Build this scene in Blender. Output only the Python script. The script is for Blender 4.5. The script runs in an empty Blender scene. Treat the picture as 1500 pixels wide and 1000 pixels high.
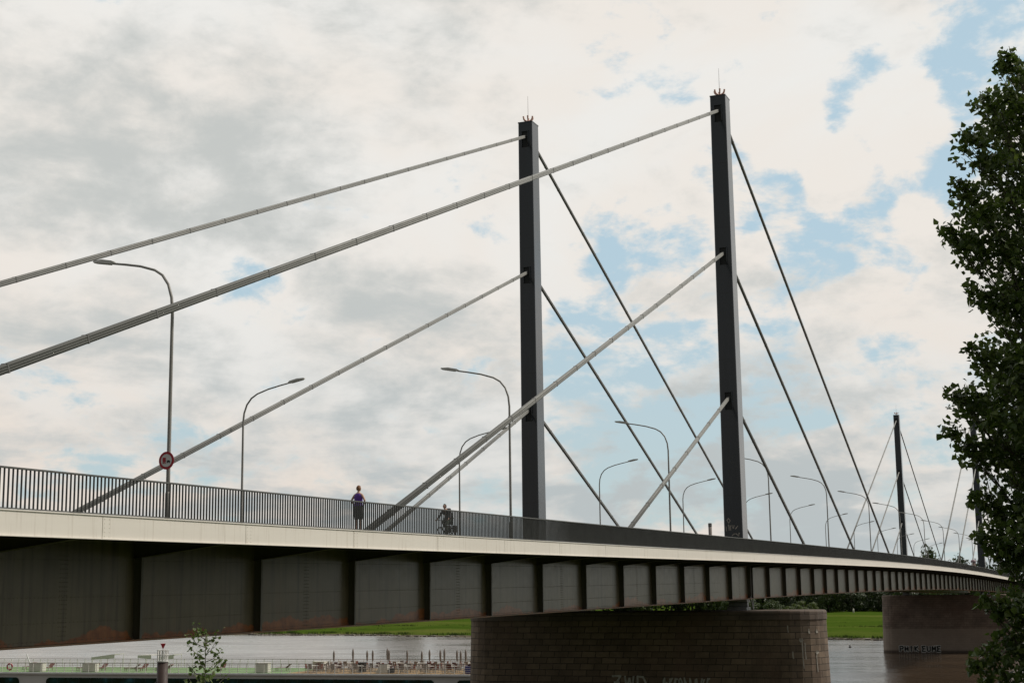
import bpy, bmesh, math, random
from math import sin, cos, pi, radians, sqrt, atan2
from mathutils import Vector, Matrix

rnd = random.Random(7)
scene = bpy.context.scene
COL = scene.collection

# ------------------------------------------------------------------ site measurements (metres)
ROW = 18.565            # distance between the two cable planes
PX2 = 260.0             # second pylon pair
WEB = -0.912            # outer face of the near girder
EDGE = -4.574           # outer face of the near fascia
TOPZ = 35.88            # pylon tops
WATER = -24.0
def zd(x):              # top of the footpath
    t = (x - 130) / 200
    return 0.00749 * x - 3.641e-5 * x * x + 0.0721 * t**3 + 0.38359 * t**4 - 0.0721 * (-.65)**3 - 0.38359 * .65**4 - 5.119

# ------------------------------------------------------------------ helpers
def tag(o, label=None, cat=None, group=None, kind=None):
    if label: o['label'] = label
    if cat: o['category'] = cat
    if group: o['group'] = group
    if kind: o['kind'] = kind
    return o

def empty(name, loc=(0, 0, 0), rz=0):
    o = bpy.data.objects.new(name, None)
    COL.objects.link(o)
    o.location = loc
    o.rotation_euler = (0, 0, rz)
    o.empty_display_size = .3
    return o

class MB:
    def __init__(s):
        s.v = []; s.f = []; s.uv = {}; s.att = {}
    def add(s, vs, fs):
        b = len(s.v)
        s.v += [tuple(v) for v in vs]
        s.f += [tuple(b + i for i in f) for f in fs]
        return b
    def box(s, c, d, rz=0, M=None):
        x, y, z = d[0] / 2, d[1] / 2, d[2] / 2
        P = [Vector(p) for p in ((-x,-y,-z),(x,-y,-z),(x,y,-z),(-x,y,-z),(-x,-y,z),(x,-y,z),(x,y,z),(-x,y,z))]
        if rz: P = [Matrix.Rotation(rz, 3, 'Z') @ p for p in P]
        if M: P = [M @ p for p in P]
        c = Vector(c)
        s.add([p + c for p in P], [(0,3,2,1),(4,5,6,7),(0,1,5,4),(1,2,6,5),(2,3,7,6),(3,0,4,7)])
    def hexa(s, P):
        s.add(P, [(0,3,2,1),(4,5,6,7),(0,1,5,4),(1,2,6,5),(2,3,7,6),(3,0,4,7)])
    def tube(s, pts, rs, n=8, cap=True):
        pts = [Vector(p) for p in pts]
        if not hasattr(rs, '__len__'): rs = [rs] * len(pts)
        t0 = (pts[1] - pts[0]).normalized()
        up = Vector((0, 0, 1)) if abs(t0.z) < .9 else Vector((1, 0, 0))
        a = t0.cross(up).normalized()
        b0 = len(s.v)
        for i, p in enumerate(pts):
            t = (pts[min(i+1, len(pts)-1)] - pts[max(i-1, 0)]).normalized()
            a = (a - t * a.dot(t)).normalized()
            c = t.cross(a)
            for k in range(n):
                w = 2 * pi * k / n
                s.v.append(tuple(p + (a * cos(w) + c * sin(w)) * rs[i]))
        for i in range(len(pts) - 1):
            for k in range(n):
                q = b0 + i * n
                s.f.append((q + k, q + (k+1) % n, q + n + (k+1) % n, q + n + k))
        if cap:
            s.f.append(tuple(b0 + k for k in range(n))[::-1])
            q = b0 + (len(pts)-1) * n
            s.f.append(tuple(q + k for k in range(n)))
    def lathe(s, c, prof, n=16, cap=True):      # prof: (r, z)
        b0 = len(s.v)
        for r, z in prof:
            for k in range(n):
                w = 2 * pi * k / n
                s.v.append((c[0] + r * cos(w), c[1] + r * sin(w), c[2] + z))
        for i in range(len(prof) - 1):
            for k in range(n):
                q = b0 + i * n
                s.f.append((q + k, q + (k+1) % n, q + n + (k+1) % n, q + n + k))
        if cap:
            s.f.append(tuple(b0 + k for k in range(n))[::-1])
            q = b0 + (len(prof)-1) * n
            s.f.append(tuple(q + k for k in range(n)))
    def build(s, name, mat, parent=None, smooth=False, loc=None):
        me = bpy.data.meshes.new(name)
        me.from_pydata(s.v, [], s.f)
        for an, vals in s.att.items():
            a = me.attributes.new(an, 'FLOAT', 'POINT')
            a.data.foreach_set('value', vals)
        if s.uv:
            uvl = me.uv_layers.new(name='UVMap')
            for poly in me.polygons:
                for li in poly.loop_indices:
                    uvl.data[li].uv = s.uv.get(me.loops[li].vertex_index, (0, 0))
        me.materials.append(mat)
        if smooth:
            for p in me.polygons: p.use_smooth = True
        me.update()
        o = bpy.data.objects.new(name, me)
        COL.objects.link(o)
        if parent: o.parent = parent
        if loc: o.location = loc
        return o

def kids(o): return [c for c in bpy.data.objects if c.parent == o]
def copy_tree(o, parent=None):
    ch = list(o.children)
    c = o.copy(); COL.objects.link(c)
    if parent: c.parent = parent
    for k in ch: copy_tree(k, c)
    return c

def bevel(o, w=.02, seg=2):
    m = o.modifiers.new('bevel', 'BEVEL'); m.width = w; m.segments = seg; m.limit_method = 'ANGLE'
    return o

# ------------------------------------------------------------------ materials
def new_mat(name):
    m = bpy.data.materials.new(name); m.use_nodes = True
    nt = m.node_tree
    return m, nt, nt.nodes['Principled BSDF']
def N(nt, t, **kw):
    n = nt.nodes.new(t)
    for k, v in kw.items():
        if k in n.inputs.keys(): n.inputs[k].default_value = v
        else: setattr(n, k, v)
    return n
def L(nt, a, b): nt.links.new(a, b)
def c4(c): return (c[0], c[1], c[2], 1)
def noise(nt, scale, detail=4, rough=.55, vec=None, dist=0):
    n = N(nt, 'ShaderNodeTexNoise'); n.inputs['Scale'].default_value = scale
    n.inputs['Detail'].default_value = detail; n.inputs['Roughness'].default_value = rough
    n.inputs['Distortion'].default_value = dist
    if vec: L(nt, vec, n.inputs['Vector'])
    return n
def ramp(nt, src, stops):
    r = N(nt, 'ShaderNodeValToRGB'); e = r.color_ramp.elements
    while len(e) < len(stops): e.new(.5)
    for el, (p, c) in zip(e, stops): el.position = p; el.color = c4(c)
    L(nt, src, r.inputs['Fac']); return r
def mixc(nt, fac, a, b):
    m = N(nt, 'ShaderNodeMix', data_type='RGBA')
    for s, x in ((m.inputs[0], fac), (m.inputs[6], a), (m.inputs[7], b)):
        if hasattr(x, 'is_linked'): L(nt, x, s)
        elif hasattr(x, '__len__'): s.default_value = c4(x)
        else: s.default_value = x
    return m.outputs[2]
def mapr(nt, src, a, b, c=0, d=1, smooth=False):
    m = N(nt, 'ShaderNodeMapRange'); m.clamp = True
    if smooth: m.interpolation_type = 'SMOOTHSTEP'
    for i, v in enumerate((a, b, c, d)): m.inputs[i + 1].default_value = v
    L(nt, src, m.inputs[0]); return m.outputs[0]
def mth(nt, op, a, b=None):
    m = N(nt, 'ShaderNodeMath', operation=op)
    for i, x in enumerate((a, b)):
        if x is None: continue
        if hasattr(x, 'is_linked'): L(nt, x, m.inputs[i])
        else: m.inputs[i].default_value = x
    return m.outputs[0]
def coords(nt, scale=(1, 1, 1), kind='Object'):
    tc = N(nt, 'ShaderNodeTexCoord'); mp = N(nt, 'ShaderNodeMapping')
    mp.inputs['Scale'].default_value = scale
    L(nt, tc.outputs[kind], mp.inputs['Vector']); return mp.outputs['Vector']
def bump(nt, bs, h, strength=.3, dist=.02):
    b = N(nt, 'ShaderNodeBump'); b.inputs['Strength'].default_value = strength; b.inputs['Distance'].default_value = dist
    L(nt, h, b.inputs['Height']); L(nt, b.outputs['Normal'], bs.inputs['Normal'])

def paint(name, col, rough=.45, vary=.25, scale=(1, 1, 1), nscale=1.2, metal=0, spec=.5):
    """painted / weathered surface: base colour broken by soft dirt and streaks"""
    m, nt, bs = new_mat(name)
    v = coords(nt, scale)
    n = noise(nt, nscale, 6, .6, v)
    dark = tuple(c * (1 - vary) for c in col); light = tuple(min(c * (1 + vary * .6), 1) for c in col)
    r = ramp(nt, n.outputs['Fac'], [(.3, dark), (.7, light)])
    L(nt, r.outputs['Color'], bs.inputs['Base Color'])
    n2 = noise(nt, nscale * 5, 3, .5, v)
    L(nt, mapr(nt, n2.outputs['Fac'], .2, .8, max(rough - .08, .05), min(rough + .1, 1)), bs.inputs['Roughness'])
    bs.inputs['Metallic'].default_value = metal
    bs.inputs['Specular IOR Level'].default_value = spec
    return m

MAT = {}
MAT['pylon'] = paint('pylon_paint', (.016, .023, .032), .2, .2, (1, 1, .06), 1.6)
def seams(m):
    nt = m.node_tree; bs = nt.nodes['Principled BSDF']
    src = bs.inputs['Base Color'].links[0].from_socket
    tc = N(nt, 'ShaderNodeTexCoord'); sz = N(nt, 'ShaderNodeSeparateXYZ'); L(nt, tc.outputs['Object'], sz.inputs[0])
    fr = mth(nt, 'FRACT', mth(nt, 'DIVIDE', sz.outputs['Z'], 5.9))
    line = mth(nt, 'LESS_THAN', fr, .010)
    n = noise(nt, .5, 4, .6, coords(nt, (2.5, 2.5, .05)))
    c = mixc(nt, mapr(nt, n.outputs['Fac'], .55, .75, 0, .5), src, (.05, .055, .06))
    c = mixc(nt, mth(nt, 'MULTIPLY', line, .7), c, (.006, .007, .008))
    L(nt, c, bs.inputs['Base Color'])
seams(MAT['pylon'])
_b = MAT['pylon'].node_tree.nodes['Principled BSDF']; _b.inputs['Coat Weight'].default_value = .5; _b.inputs['Coat Roughness'].default_value = .12; _b.inputs['Specular IOR Level'].default_value = .6
MAT['rail'] = paint('railing_paint', (.095, .097, .092), .45, .15)
MAT['cable'] = paint('cable_paint', (.235, .238, .228), .5, .12, (1, 1, 1), .25)
MAT['clamp'] = paint('clamp_paint', (.14, .14, .136), .5, .2)
MAT['recess'] = paint('recess_paint', (.012, .013, .016), .6, .2)
MAT['lamp'] = paint('lamp_pole_paint', (.30, .29, .27), .4, .2)
MAT['lamphead'] = paint('lamp_head_paint', (.5, .49, .46), .45, .12)
MAT['asphalt'] = paint('asphalt', (.05, .05, .052), .85, .3, (1, 1, 1), .8)
MAT['soffit'] = paint('soffit_paint', (.05, .052, .05), .6, .3)
MAT['stiff'] = paint('stiffener_paint', (.10, .092, .07), .5, .3, (1, 1, .3))
MAT['bearing'] = paint('bearing_steel', (.32, .33, .33), .5, .2)
MAT['red'] = paint('sign_red', (.42, .015, .03), .4, .08)
MAT['white'] = paint('sign_white', (.72, .72, .70), .4, .06)
MAT['black'] = paint('sign_black', (.02, .035, .03), .5, .05)
MAT['white_wash'] = paint('white_spray', (.36, .33, .29), .7, .35, (1, 1, 1), 3)
MAT['grey_spray'] = paint('grey_spray', (.45, .45, .43), .7, .3, (1, 1, 1), 3)
MAT['black_spray'] = paint('black_spray', (.01, .013, .012), .6, .2)
MAT['ship_white'] = paint('ship_white', (.62, .62, .62), .35, .08, (1, 1, 1), .4)
MAT['ship_rail'] = paint('ship_rail_paint', (.75, .73, .69), .4, .1)
MAT['ship_hull'] = paint('ship_hull_paint', (.05, .07, .14), .35, .15)
MAT['deck_green'] = paint('deck_green', (.23, .33, .18), .9, .2, spec=0)
MAT['deck_wood'] = paint('deck_wood', (.40, .29, .18), .9, .3, (.3, 6, 1), 1, spec=0)
MAT['canvas'] = paint('white_canvas', (.66, .64, .58), .8, .12)
MAT['brown_wood'] = paint('brown_wood', (.16, .055, .04), .6, .3)
MAT['grey_wicker'] = paint('grey_wicker', (.30, .26, .235), .8, .3, (1, 1, 1), 8)
MAT['parasol'] = paint('parasol_cloth', (.24, .21, .19), .85, .25, (1, 1, .4), 4)
MAT['pole_wood'] = paint('parasol_pole', (.24, .20, .17), .6, .2)
MAT['blue_box'] = paint('blue_plastic', (.05, .05, .22), .5, .15)
MAT['black_box'] = paint('black_plastic', (.015, .014, .014), .5, .1)
MAT['pile'] = paint('pile_steel', (.055, .032, .028), .6, .35, (1, 1, .25), 2)
MAT['bark'] = paint('bark', (.11, .095, .075), .9, .35, (1, 1, .25), 6)
MAT['skin'] = paint('skin', (.62, .39, .30), .55, .1)
MAT['hair'] = paint('red_blond_hair', (.24, .105, .042), .6, .3, (1, 1, 1), 12)
MAT['darkhair'] = paint('dark_hair', (.018, .014, .012), .6, .2)
MAT['purple'] = paint('purple_cloth', (.12, .045, .32), .8, .2, (1, 1, 1), 8)
MAT['shorts'] = paint('dark_cloth', (.028, .028, .032), .85, .25, (1, 1, 1), 8)
MAT['jacket'] = paint('jacket_cloth', (.11, .10, .12), .85, .3, (1, 1, 1), 8)
MAT['trousers'] = paint('green_grey_cloth', (.06, .085, .065), .85, .3, (1, 1, 1), 8)
MAT['pack'] = paint('backpack_cloth', (.03, .03, .034), .8, .25, (1, 1, 1), 8)
MAT['packred'] = paint('backpack_red', (.25, .05, .05), .8, .2)
MAT['rubber'] = paint('rubber', (.02, .02, .02), .7, .2)
MAT['bike'] = paint('bike_frame_paint', (.04, .06, .05), .35, .1)
MAT['chrome'] = paint('bike_metal', (.35, .35, .35), .3, .1, metal=.8)
MAT['shoe'] = paint('shoe_white', (.5, .48, .46), .7, .1)
MAT['pinkish'] = paint('pink_render', (.55, .42, .38), .8, .15, (1, 1, 1), 2)
MAT['mauve'] = paint('mauve_cap', (.33, .24, .27), .7, .15)
MAT['post'] = paint('concrete_post', (.26, .23, .215), .85, .2, (1, 1, 1), 4)
MAT['postcap'] = paint('post_cap', (.17, .165, .16), .8, .2)

def mat_fascia():
    m, nt, bs = new_mat('fascia_paint')
    v = coords(nt, (.12, 1, 1))
    n = noise(nt, .9, 5, .6, v)
    base = ramp(nt, n.outputs['Fac'], [(.25, (.73, .695, .635)), (.75, (.81, .775, .715))]).outputs['Color']
    vs = coords(nt, (5, 1, .25))
    s = noise(nt, 1.5, 4, .65, vs)
    base = mixc(nt, mapr(nt, s.outputs['Fac'], .55, .75, 0, .38), base, (.36, .30, .23))
    L(nt, base, bs.inputs['Base Color']); bs.inputs['Roughness'].default_value = .6
    bs.inputs['Specular IOR Level'].default_value = .15
    return m
MAT['fascia'] = mat_fascia()

def mat_web():
    m, nt, bs = new_mat('girder_web_paint')
    v = coords(nt, (1, 1, 1))
    base = ramp(nt, noise(nt, .35, 6, .6, v).outputs['Fac'], [(.3, (.098, .083, .05)), (.7, (.155, .131, .082))]).outputs['Color']
    vs = coords(nt, (3.2, 1, .12))
    st = noise(nt, 1.0, 5, .65, vs)
    base = mixc(nt, mapr(nt, st.outputs['Fac'], .5, .72, 0, .75), base, (.036, .027, .017))
    base = mixc(nt, mapr(nt, st.outputs['Fac'], .28, .44, .55, 0), base, (.15, .125, .085))
    st2 = noise(nt, .55, 5, .7, coords(nt, (2.2, 1, .06)))
    base = mixc(nt, mapr(nt, st2.outputs['Fac'], .62, .78, 0, .55), base, (.17, .075, .04))
    # rust climbing from the bottom flange
    at = N(nt, 'ShaderNodeAttribute', attribute_name='up')
    nr = noise(nt, .28, 6, .6, coords(nt, (1, 1, .35)))
    nf = noise(nt, 2.2, 5, .65, v)
    edge = mth(nt, 'ADD', mth(nt, 'MULTIPLY', mth(nt, 'SUBTRACT', nr.outputs['Fac'], .39), 2.3), mth(nt, 'MULTIPLY', mth(nt, 'SUBTRACT', nf.outputs['Fac'], .5), .35))
    rust = mapr(nt, mth(nt, 'SUBTRACT', edge, at.outputs['Fac']), -.035, .04, 0, .95, True)
    rc = ramp(nt, noise(nt, 3, 6, .7, v).outputs['Fac'], [(.3, (.12, .042, .014)), (.7, (.34, .125, .04))]).outputs['Color']
    base = mixc(nt, rust, base, rc)
    L(nt, base, bs.inputs['Base Color'])
    L(nt, mapr(nt, nf.outputs['Fac'], .2, .8, .26, .38), bs.inputs['Roughness'])
    bs.inputs['Specular IOR Level'].default_value = .5
    bump(nt, bs, noise(nt, .5, 2, .5, v).outputs['Fac'], .25, .03)
    return m
MAT['web'] = mat_web()

def mat_rust_flange():
    m, nt, bs = new_mat('flange_rust')
    v = coords(nt, (1, 1, 1))
    n = noise(nt, .8, 6, .65, v)
    r = ramp(nt, n.outputs['Fac'], [(.3, (.15, .125, .095)), (.5, (.24, .14, .08)), (.68, (.30, .12, .05))])
    L(nt, r.outputs['Color'], bs.inputs['Base Color']); bs.inputs['Roughness'].default_value = .6
    return m
MAT['flange'] = mat_rust_flange()

def mat_stone(name, a, b, mortar, bw, bh, light=.0, band=False):
    m, nt, bs = new_mat(name)
    tc = N(nt, 'ShaderNodeTexCoord')
    br = N(nt, 'ShaderNodeTexBrick'); L(nt, tc.outputs['UV'], br.inputs['Vector'])
    br.offset = .5
    br.inputs['Scale'].default_value = 1
    br.inputs['Brick Width'].default_value = bw; br.inputs['Row Height'].default_value = bh
    br.inputs['Mortar Size'].default_value = .035; br.inputs['Mortar Smooth'].default_value = .3
    br.inputs['Color1'].default_value = c4(a); br.inputs['Color2'].default_value = c4(b); br.inputs['Mortar'].default_value = c4(mortar)
    base = br.outputs['Color']
    v = coords(nt, (1, 1, 1))
    n = noise(nt, .35, 7, .65, v)
    base = mixc(nt, mapr(nt, n.outputs['Fac'], .35, .7, .0, .75), base, tuple(x * .34 for x in a))
    n3 = noise(nt, .16, 5, .6, v, 1.0)
    base = mixc(nt, mapr(nt, n3.outputs['Fac'], .5, .72, 0, .6), base, (.16, .10, .075))
    # lime runs
    n2 = noise(nt, .8, 5, .7, coords(nt, (1.2, 1.2, .14)))
    base = mixc(nt, mapr(nt, n2.outputs['Fac'], .68, .8, 0, .45), base, (.38, .34, .30))
    if band:
        sx = N(nt, 'ShaderNodeSeparateXYZ'); L(nt, tc.outputs['UV'], sx.inputs[0])
        lo = mapr(nt, sx.outputs['Y'], -18.2, -18.0, .55, 0)
        base = mixc(nt, lo, base, (.38, .31, .255))
        wet = mapr(nt, sx.outputs['Y'], -23.6, -23.1, .8, 0)
        base = mixc(nt, wet, base, (.035, .022, .014))
    L(nt, base, bs.inputs['Base Color']); bs.inputs['Roughness'].default_value = .85
    h = mixc(nt, .3, br.outputs['Fac'], noise(nt, 3, 5, .7, v).outputs['Fac'])
    inv = N(nt, 'ShaderNodeInvert'); L(nt, h, inv.inputs['Color'])
    bump(nt, bs, inv.outputs['Color'], .6, .05)
    return m
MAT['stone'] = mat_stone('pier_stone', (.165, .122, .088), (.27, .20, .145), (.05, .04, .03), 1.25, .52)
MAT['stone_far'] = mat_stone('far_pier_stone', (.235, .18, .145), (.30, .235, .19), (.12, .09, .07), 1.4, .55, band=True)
MAT['stone_cap'] = mat_stone('pier_cap_stone', (.15, .12, .10), (.17, .135, .115), (.06, .05, .045), 2.1, 2)

def mat_water():
    m, nt, bs = new_mat('river_water')
    bs.inputs['Base Color'].default_value = (.075, .052, .034, 1)
    bs.inputs['Roughness'].default_value = .2
    bs.inputs['IOR'].default_value = 1.333
    v1 = coords(nt, (1, .35, 1)); v2 = coords(nt, (1, .6, 1))
    n1 = noise(nt, .22, 5, .6, v1, .6); n2 = noise(nt, 1.1, 4, .6, v2, .5); n3 = noise(nt, .035, 3, .5, v1)
    h = mth(nt, 'ADD', mth(nt, 'MULTIPLY', n1.outputs['Fac'], 1.0), mth(nt, 'MULTIPLY', n2.outputs['Fac'], .22))
    h = mth(nt, 'MULTIPLY', h, mapr(nt, n3.outputs['Fac'], .35, .65, .55, 1.25))
    n4 = noise(nt, .05, 5, .6, coords(nt, (1, .4, 1)), .8)
    h = mth(nt, 'ADD', h, mth(nt, 'MULTIPLY', n4.outputs['Fac'], 2.4))
    L(nt, mapr(nt, n4.outputs['Fac'], .38, .62, .08, .24), bs.inputs['Roughness'])
    bump(nt, bs, h, .5, .3)
    return m
MAT['water'] = mat_water()

def mat_grass(name, a, b, c, sc=.05):
    m, nt, bs = new_mat(name)
    v = coords(nt, (1, .35, 1))
    n = noise(nt, sc, 8, .65, v)
    r = ramp(nt, n.outputs['Fac'], [(.32, a), (.5, b), (.68, c)])
    n2 = noise(nt, 1.3, 6, .7, v)
    col = mixc(nt, mapr(nt, n2.outputs['Fac'], .35, .65, 0, .45), r.outputs['Color'], tuple(x * .6 for x in a))
    L(nt, col, bs.inputs['Base Color']); bs.inputs['Roughness'].default_value = .9
    bs.inputs['Specular IOR Level'].default_value = 0
    bump(nt, bs, n2.outputs['Fac'], .8, .3)
    return m
MAT['rocks'] = paint('shore_rock', (.20, .18, .15), .9, .4, (1, 1, 1), 2)
MAT['meadow'] = mat_grass('meadow_grass', (.042, .078, .010), (.068, .112, .015), (.125, .142, .034), .03)
MAT['bank'] = mat_grass('bank_grass', (.04, .06, .015), (.06, .085, .02), (.09, .09, .04), .2)
MAT['shore'] = mat_grass('shore_gravel', (.11, .095, .07), (.15, .13, .095), (.17, .15, .12), .4)

def mat_leaf(name, a, b, c, trans=.3, rough=.45):
    m, nt, bs = new_mat(name)
    g = N(nt, 'ShaderNodeNewGeometry')
    r = ramp(nt, g.outputs['Random Per Island'], [(.0, a), (.55, b), (1, c)])
    L(nt, r.outputs['Color'], bs.inputs['Base Color'])
    bs.inputs['Roughness'].default_value = rough
    bs.inputs['Specular IOR Level'].default_value = .35
    t = N(nt, 'ShaderNodeBsdfTranslucent')
    tcol = mixc(nt, .5, r.outputs['Color'], (.10, .16, .02)); L(nt, tcol, t.inputs['Color'])
    mx = N(nt, 'ShaderNodeMixShader'); mx.inputs[0].default_value = trans
    out = nt.nodes['Material Output']
    L(nt, bs.outputs[0], mx.inputs[1]); L(nt, t.outputs[0], mx.inputs[2]); L(nt, mx.outputs[0], out.inputs['Surface'])
    return m
MAT['poplar'] = mat_leaf('poplar_leaf', (.04, .07, .018), (.075, .115, .028), (.15, .19, .055), .35, .36)
MAT['sapling'] = mat_leaf('sapling_leaf', (.075, .125, .03), (.115, .17, .045), (.17, .22, .07), .35)
MAT['leaf_dark'] = mat_leaf('dark_leaf', (.018, .034, .012), (.03, .05, .016), (.048, .07, .02), .12)
MAT['leaf_mid'] = mat_leaf('mid_leaf', (.035, .06, .015), (.05, .08, .02), (.075, .10, .025), .15)
MAT['leaf_light'] = mat_leaf('light_leaf', (.06, .085, .02), (.085, .12, .028), (.13, .15, .04), .2)

def mat_glass():
    m, nt, bs = new_mat('tinted_glass')
    v = coords(nt, (1, 1, 1))
    n = noise(nt, .6, 3, .5, v)
    r = ramp(nt, n.outputs['Fac'], [(.45, (.003, .009, .012)), (.6, (.006, .035, .045)), (.72, (.03, .12, .17))])
    L(nt, r.outputs['Color'], bs.inputs['Base Color']); bs.inputs['Roughness'].default_value = .08
    return m
MAT['glass'] = mat_glass()

# ------------------------------------------------------------------ BRIDGE
S = 7.2
X0, X1 = -150.0, 428.0
STEP = 3.6
xs = [X0 + STEP * i for i in range(int((X1 - X0) / STEP) + 1)]

bridge = empty('bridge', (0, ROW / 2, -8.7))
tag(bridge, 'long cable stayed road bridge with dark pylons, cream edge band and stone piers', 'bridge')
BINV = Vector((0, -ROW / 2, 8.7))
def bpart(mb, name, mat, parent=None, smooth=False):
    o = mb.build(name, mat, None, smooth)
    o.parent = parent or bridge
    if (parent or bridge) is bridge: o.location = BINV
    return o

def strip(mb, ya, yb, za, zb, xs=xs):
    """closed bar along the bridge following the deck curve; za/zb offsets from zd"""
    b0 = len(mb.v)
    for x in xs:
        z = zd(x)
        mb.v += [(x, ya, z + za), (x, yb, z + za), (x, yb, z + zb), (x, ya, z + zb)]
    for i in range(len(xs) - 1):
        q = b0 + 4 * i
        for k in range(4):
            mb.f.append((q + k, q + (k + 1) % 4, q + 4 + (k + 1) % 4, q + 4 + k))
    mb.f.append((b0 + 3, b0 + 2, b0 + 1, b0))
    q = b0 + 4 * (len(xs) - 1)
    mb.f.append((q, q + 1, q + 2, q + 3))

mb = MB(); strip(mb, EDGE + .05, ROW - EDGE - .05, -.34, -.03)
deck = bpart(mb, 'deck', MAT['soffit'])
mb = MB(); strip(mb, EDGE + .12, -.95, -.026, .0); fp = bpart(mb, 'footpath', MAT['asphalt'])
mb = MB(); strip(mb, ROW + .95, ROW - EDGE - .12, -.026, .0); bpart(mb, 'footpath', MAT['asphalt'])
mb = MB(); strip(mb, .95, ROW - .95, -.026, -.01); bpart(mb, 'roadway', MAT['asphalt'])

# fascia: a panel every 7.2 m, riveted splice strip at every joint, lips above and below
def fascia(sgn, y0):
    root = None
    mb = MB()
    jx = [(n - 12 - .9056) * S for n in range(-7, 71)]
    for a, b in zip(jx[:-1], jx[1:]):
        seg = [a + .012 + (b - a - .024) * k / 2 for k in range(3)]
        strip(mb, y0, y0 + sgn * .05, -.635, -.03, seg)
    mbf = mb
    mb = MB(); strip(mb, y0 - sgn * .05, y0 + sgn * .06, -.66, -.638, [x for x in xs if jx[0] <= x <= jx[-1]])
    strip(mb, y0 - sgn * .03, y0 + sgn * .06, -.027, .003, [x for x in xs if jx[0] <= x <= jx[-1]])
    bpart(mb, 'edge_lip', MAT['fascia'])
    mb = mbf
    if sgn > 0:
        for x in jx[1:24]:
            for dx in (.09, .30):
                for k in range(5):
                    z = zd(x) - .11 - k * .115
                    p = (x + dx, y0 - .004, z); r = .016
                    mb.add([(p[0]-r, p[1]+.004, p[2]-r), (p[0]+r, p[1]+.004, p[2]-r), (p[0]+r, p[1]+.004, p[2]+r), (p[0]-r, p[1]+.004, p[2]+r), (p[0], p[1]-.012, p[2])],
                           [(0,1,4),(1,2,4),(2,3,4),(3,0,4)])
    return bpart(mb, 'fascia', MAT['fascia'])
fascia(1, EDGE)
fascia(-1, ROW - EDGE)

# railings
def railing(y, sgn):
    mb = MB()
    x = X0 + .5
    while x < 420:
        z = zd(x)
        mb.box((x, y, z + .53), (.014, .052, 1.0))
        x += .16
    o = bpart(mb, 'railing', MAT['rail'])
    mb = MB(); strip(mb, y - .045, y + .045, 1.02, 1.065); bpart(mb, 'handrail', MAT['rail'], o)
    mb = MB(); strip(mb, y - .03, y + .03, .022, .05); bpart(mb, 'bottom_rail', MAT['rail'], o)
railing(EDGE + .13, 1)
railing(ROW - EDGE - .13, -1)

# girders: near and far box girder; the near one has stiffeners, rivets and rust
BOT = -3.545      # underside of the web below zd
def girder(yc, near):
    mb = MB()
    hs = [0, .25, .6, 1.2, 2.0, 3.2]
    up = []
    yo = -.912
    b0 = 0
    for x in xs:
        z = zd(x)
        for h in hs: mb.v.append((x, yc + yo, z + BOT + h)); up.append(h)
    n = len(hs)
    for i in range(len(xs) - 1):
        for k in range(n - 1):
            q = i * n + k
            mb.f.append((q, q + n, q + n + 1, q + 1))
    b0 = len(mb.v)
    for x in xs:
        z = zd(x)
        for h in (0, 3.2): mb.v.append((x, yc - yo, z + BOT + h)); up.append(h + 1)
    for i in range(len(xs) - 1):
        q = b0 + i * 2
        mb.f.append((q, q + 1, q + 3, q + 2))
    gm = mb
    def flange(): 
        mb = MB(); strip(mb, yc - 1.24, yc + 1.24, BOT - .055, BOT - .003); bpart(mb, 'bottom_flange', MAT['flange'], g)
    if not near:
        mb.att['up'] = up; g = bpart(mb, 'girder', MAT['web']); flange(); return g
    # horizontal splice strips and rivet rows
    r = .019
    def riv(x, z):
        y = yo - .001
        mb.add([(x-r, y, z-r), (x+r, y, z-r), (x+r, y, z+r), (x-r, y, z+r), (x, y - .016, z)], [(0,1,4),(1,2,4),(2,3,4),(3,0,4)])
    x = -112
    while x < -10:
        z = zd(x) + BOT
        for h in (.62, 1.35, 2.45): riv(x, z + h)
        riv(x + .09, z + .09)
        x += .18
    for n in range(-3, 12, 2):
        xc = (n - 12 + .52) * S
        for dx in (-.16, -.06, .06, .16):
            h = .1
            while h < 2.9:
                riv(xc + dx, zd(xc) + BOT + h); h += .13
    up += [1.5] * (len(mb.v) - len(up)); mb.att['up'] = up
    g = bpart(mb, 'girder', MAT['web']); flange()
    # cover plates along the length at two heights
    # stiffeners: a plate with an outer flange, and above it the bracket that carries the footpath
    xc0 = 0.0
    sb = MB()
    sb.box((0, yo - .142, 1.36), (.022, .28, 2.70))
    sb.box((0, yo - .292, 1.36), (.11, .02, 2.70))
    proto = None
    for n in range(-8, 71):
        for dx in ((-.42, .42) if n == 12 else (0,)):
            xx = (n - 12) * S + dx
            if proto is None:
                proto = bpart(sb, 'stiffener', MAT['stiff'], g); s = proto
            else:
                s = proto.copy(); COL.objects.link(s); s.parent = g
            s.location = (xx, 0, zd(xx) + BOT)
    kb = MB()
    for t in (-.014,):
        A = [(-.014, yo, -1.02), (-.014, yo - .34, -.98), (-.014, EDGE + .06, -.62), (-.014, EDGE + .06, -.345), (-.014, yo, -.345)]
        B = [(.014, p[1], p[2]) for p in A]
        kb.add(A + B, [(0,1,2,3,4), (9,8,7,6,5)] + [(i, i + 5, (i + 1) % 5 + 5, (i + 1) % 5) for i in range(5)])
    # bottom flange of the bracket
    P = [(-.13, yo, -1.035), (.13, yo, -1.035), (.13, EDGE + .06, -.635), (-.13, EDGE + .06, -.635)]
    kb.hexa([P[0], P[1], P[2], P[3]] + [(p[0], p[1], p[2] + .014) for p in P])
    proto = None
    for n in range(-8, 71):
        xx = (n - 12) * S
        if proto is None: proto = bpart(kb, 'bracket', MAT['stiff'], deck); s = proto
        else:
            s = proto.copy(); COL.objects.link(s); s.parent = deck
        s.location = (xx, 0, zd(xx))
    return g
girder(0, True)
girder(ROW, False)

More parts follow.
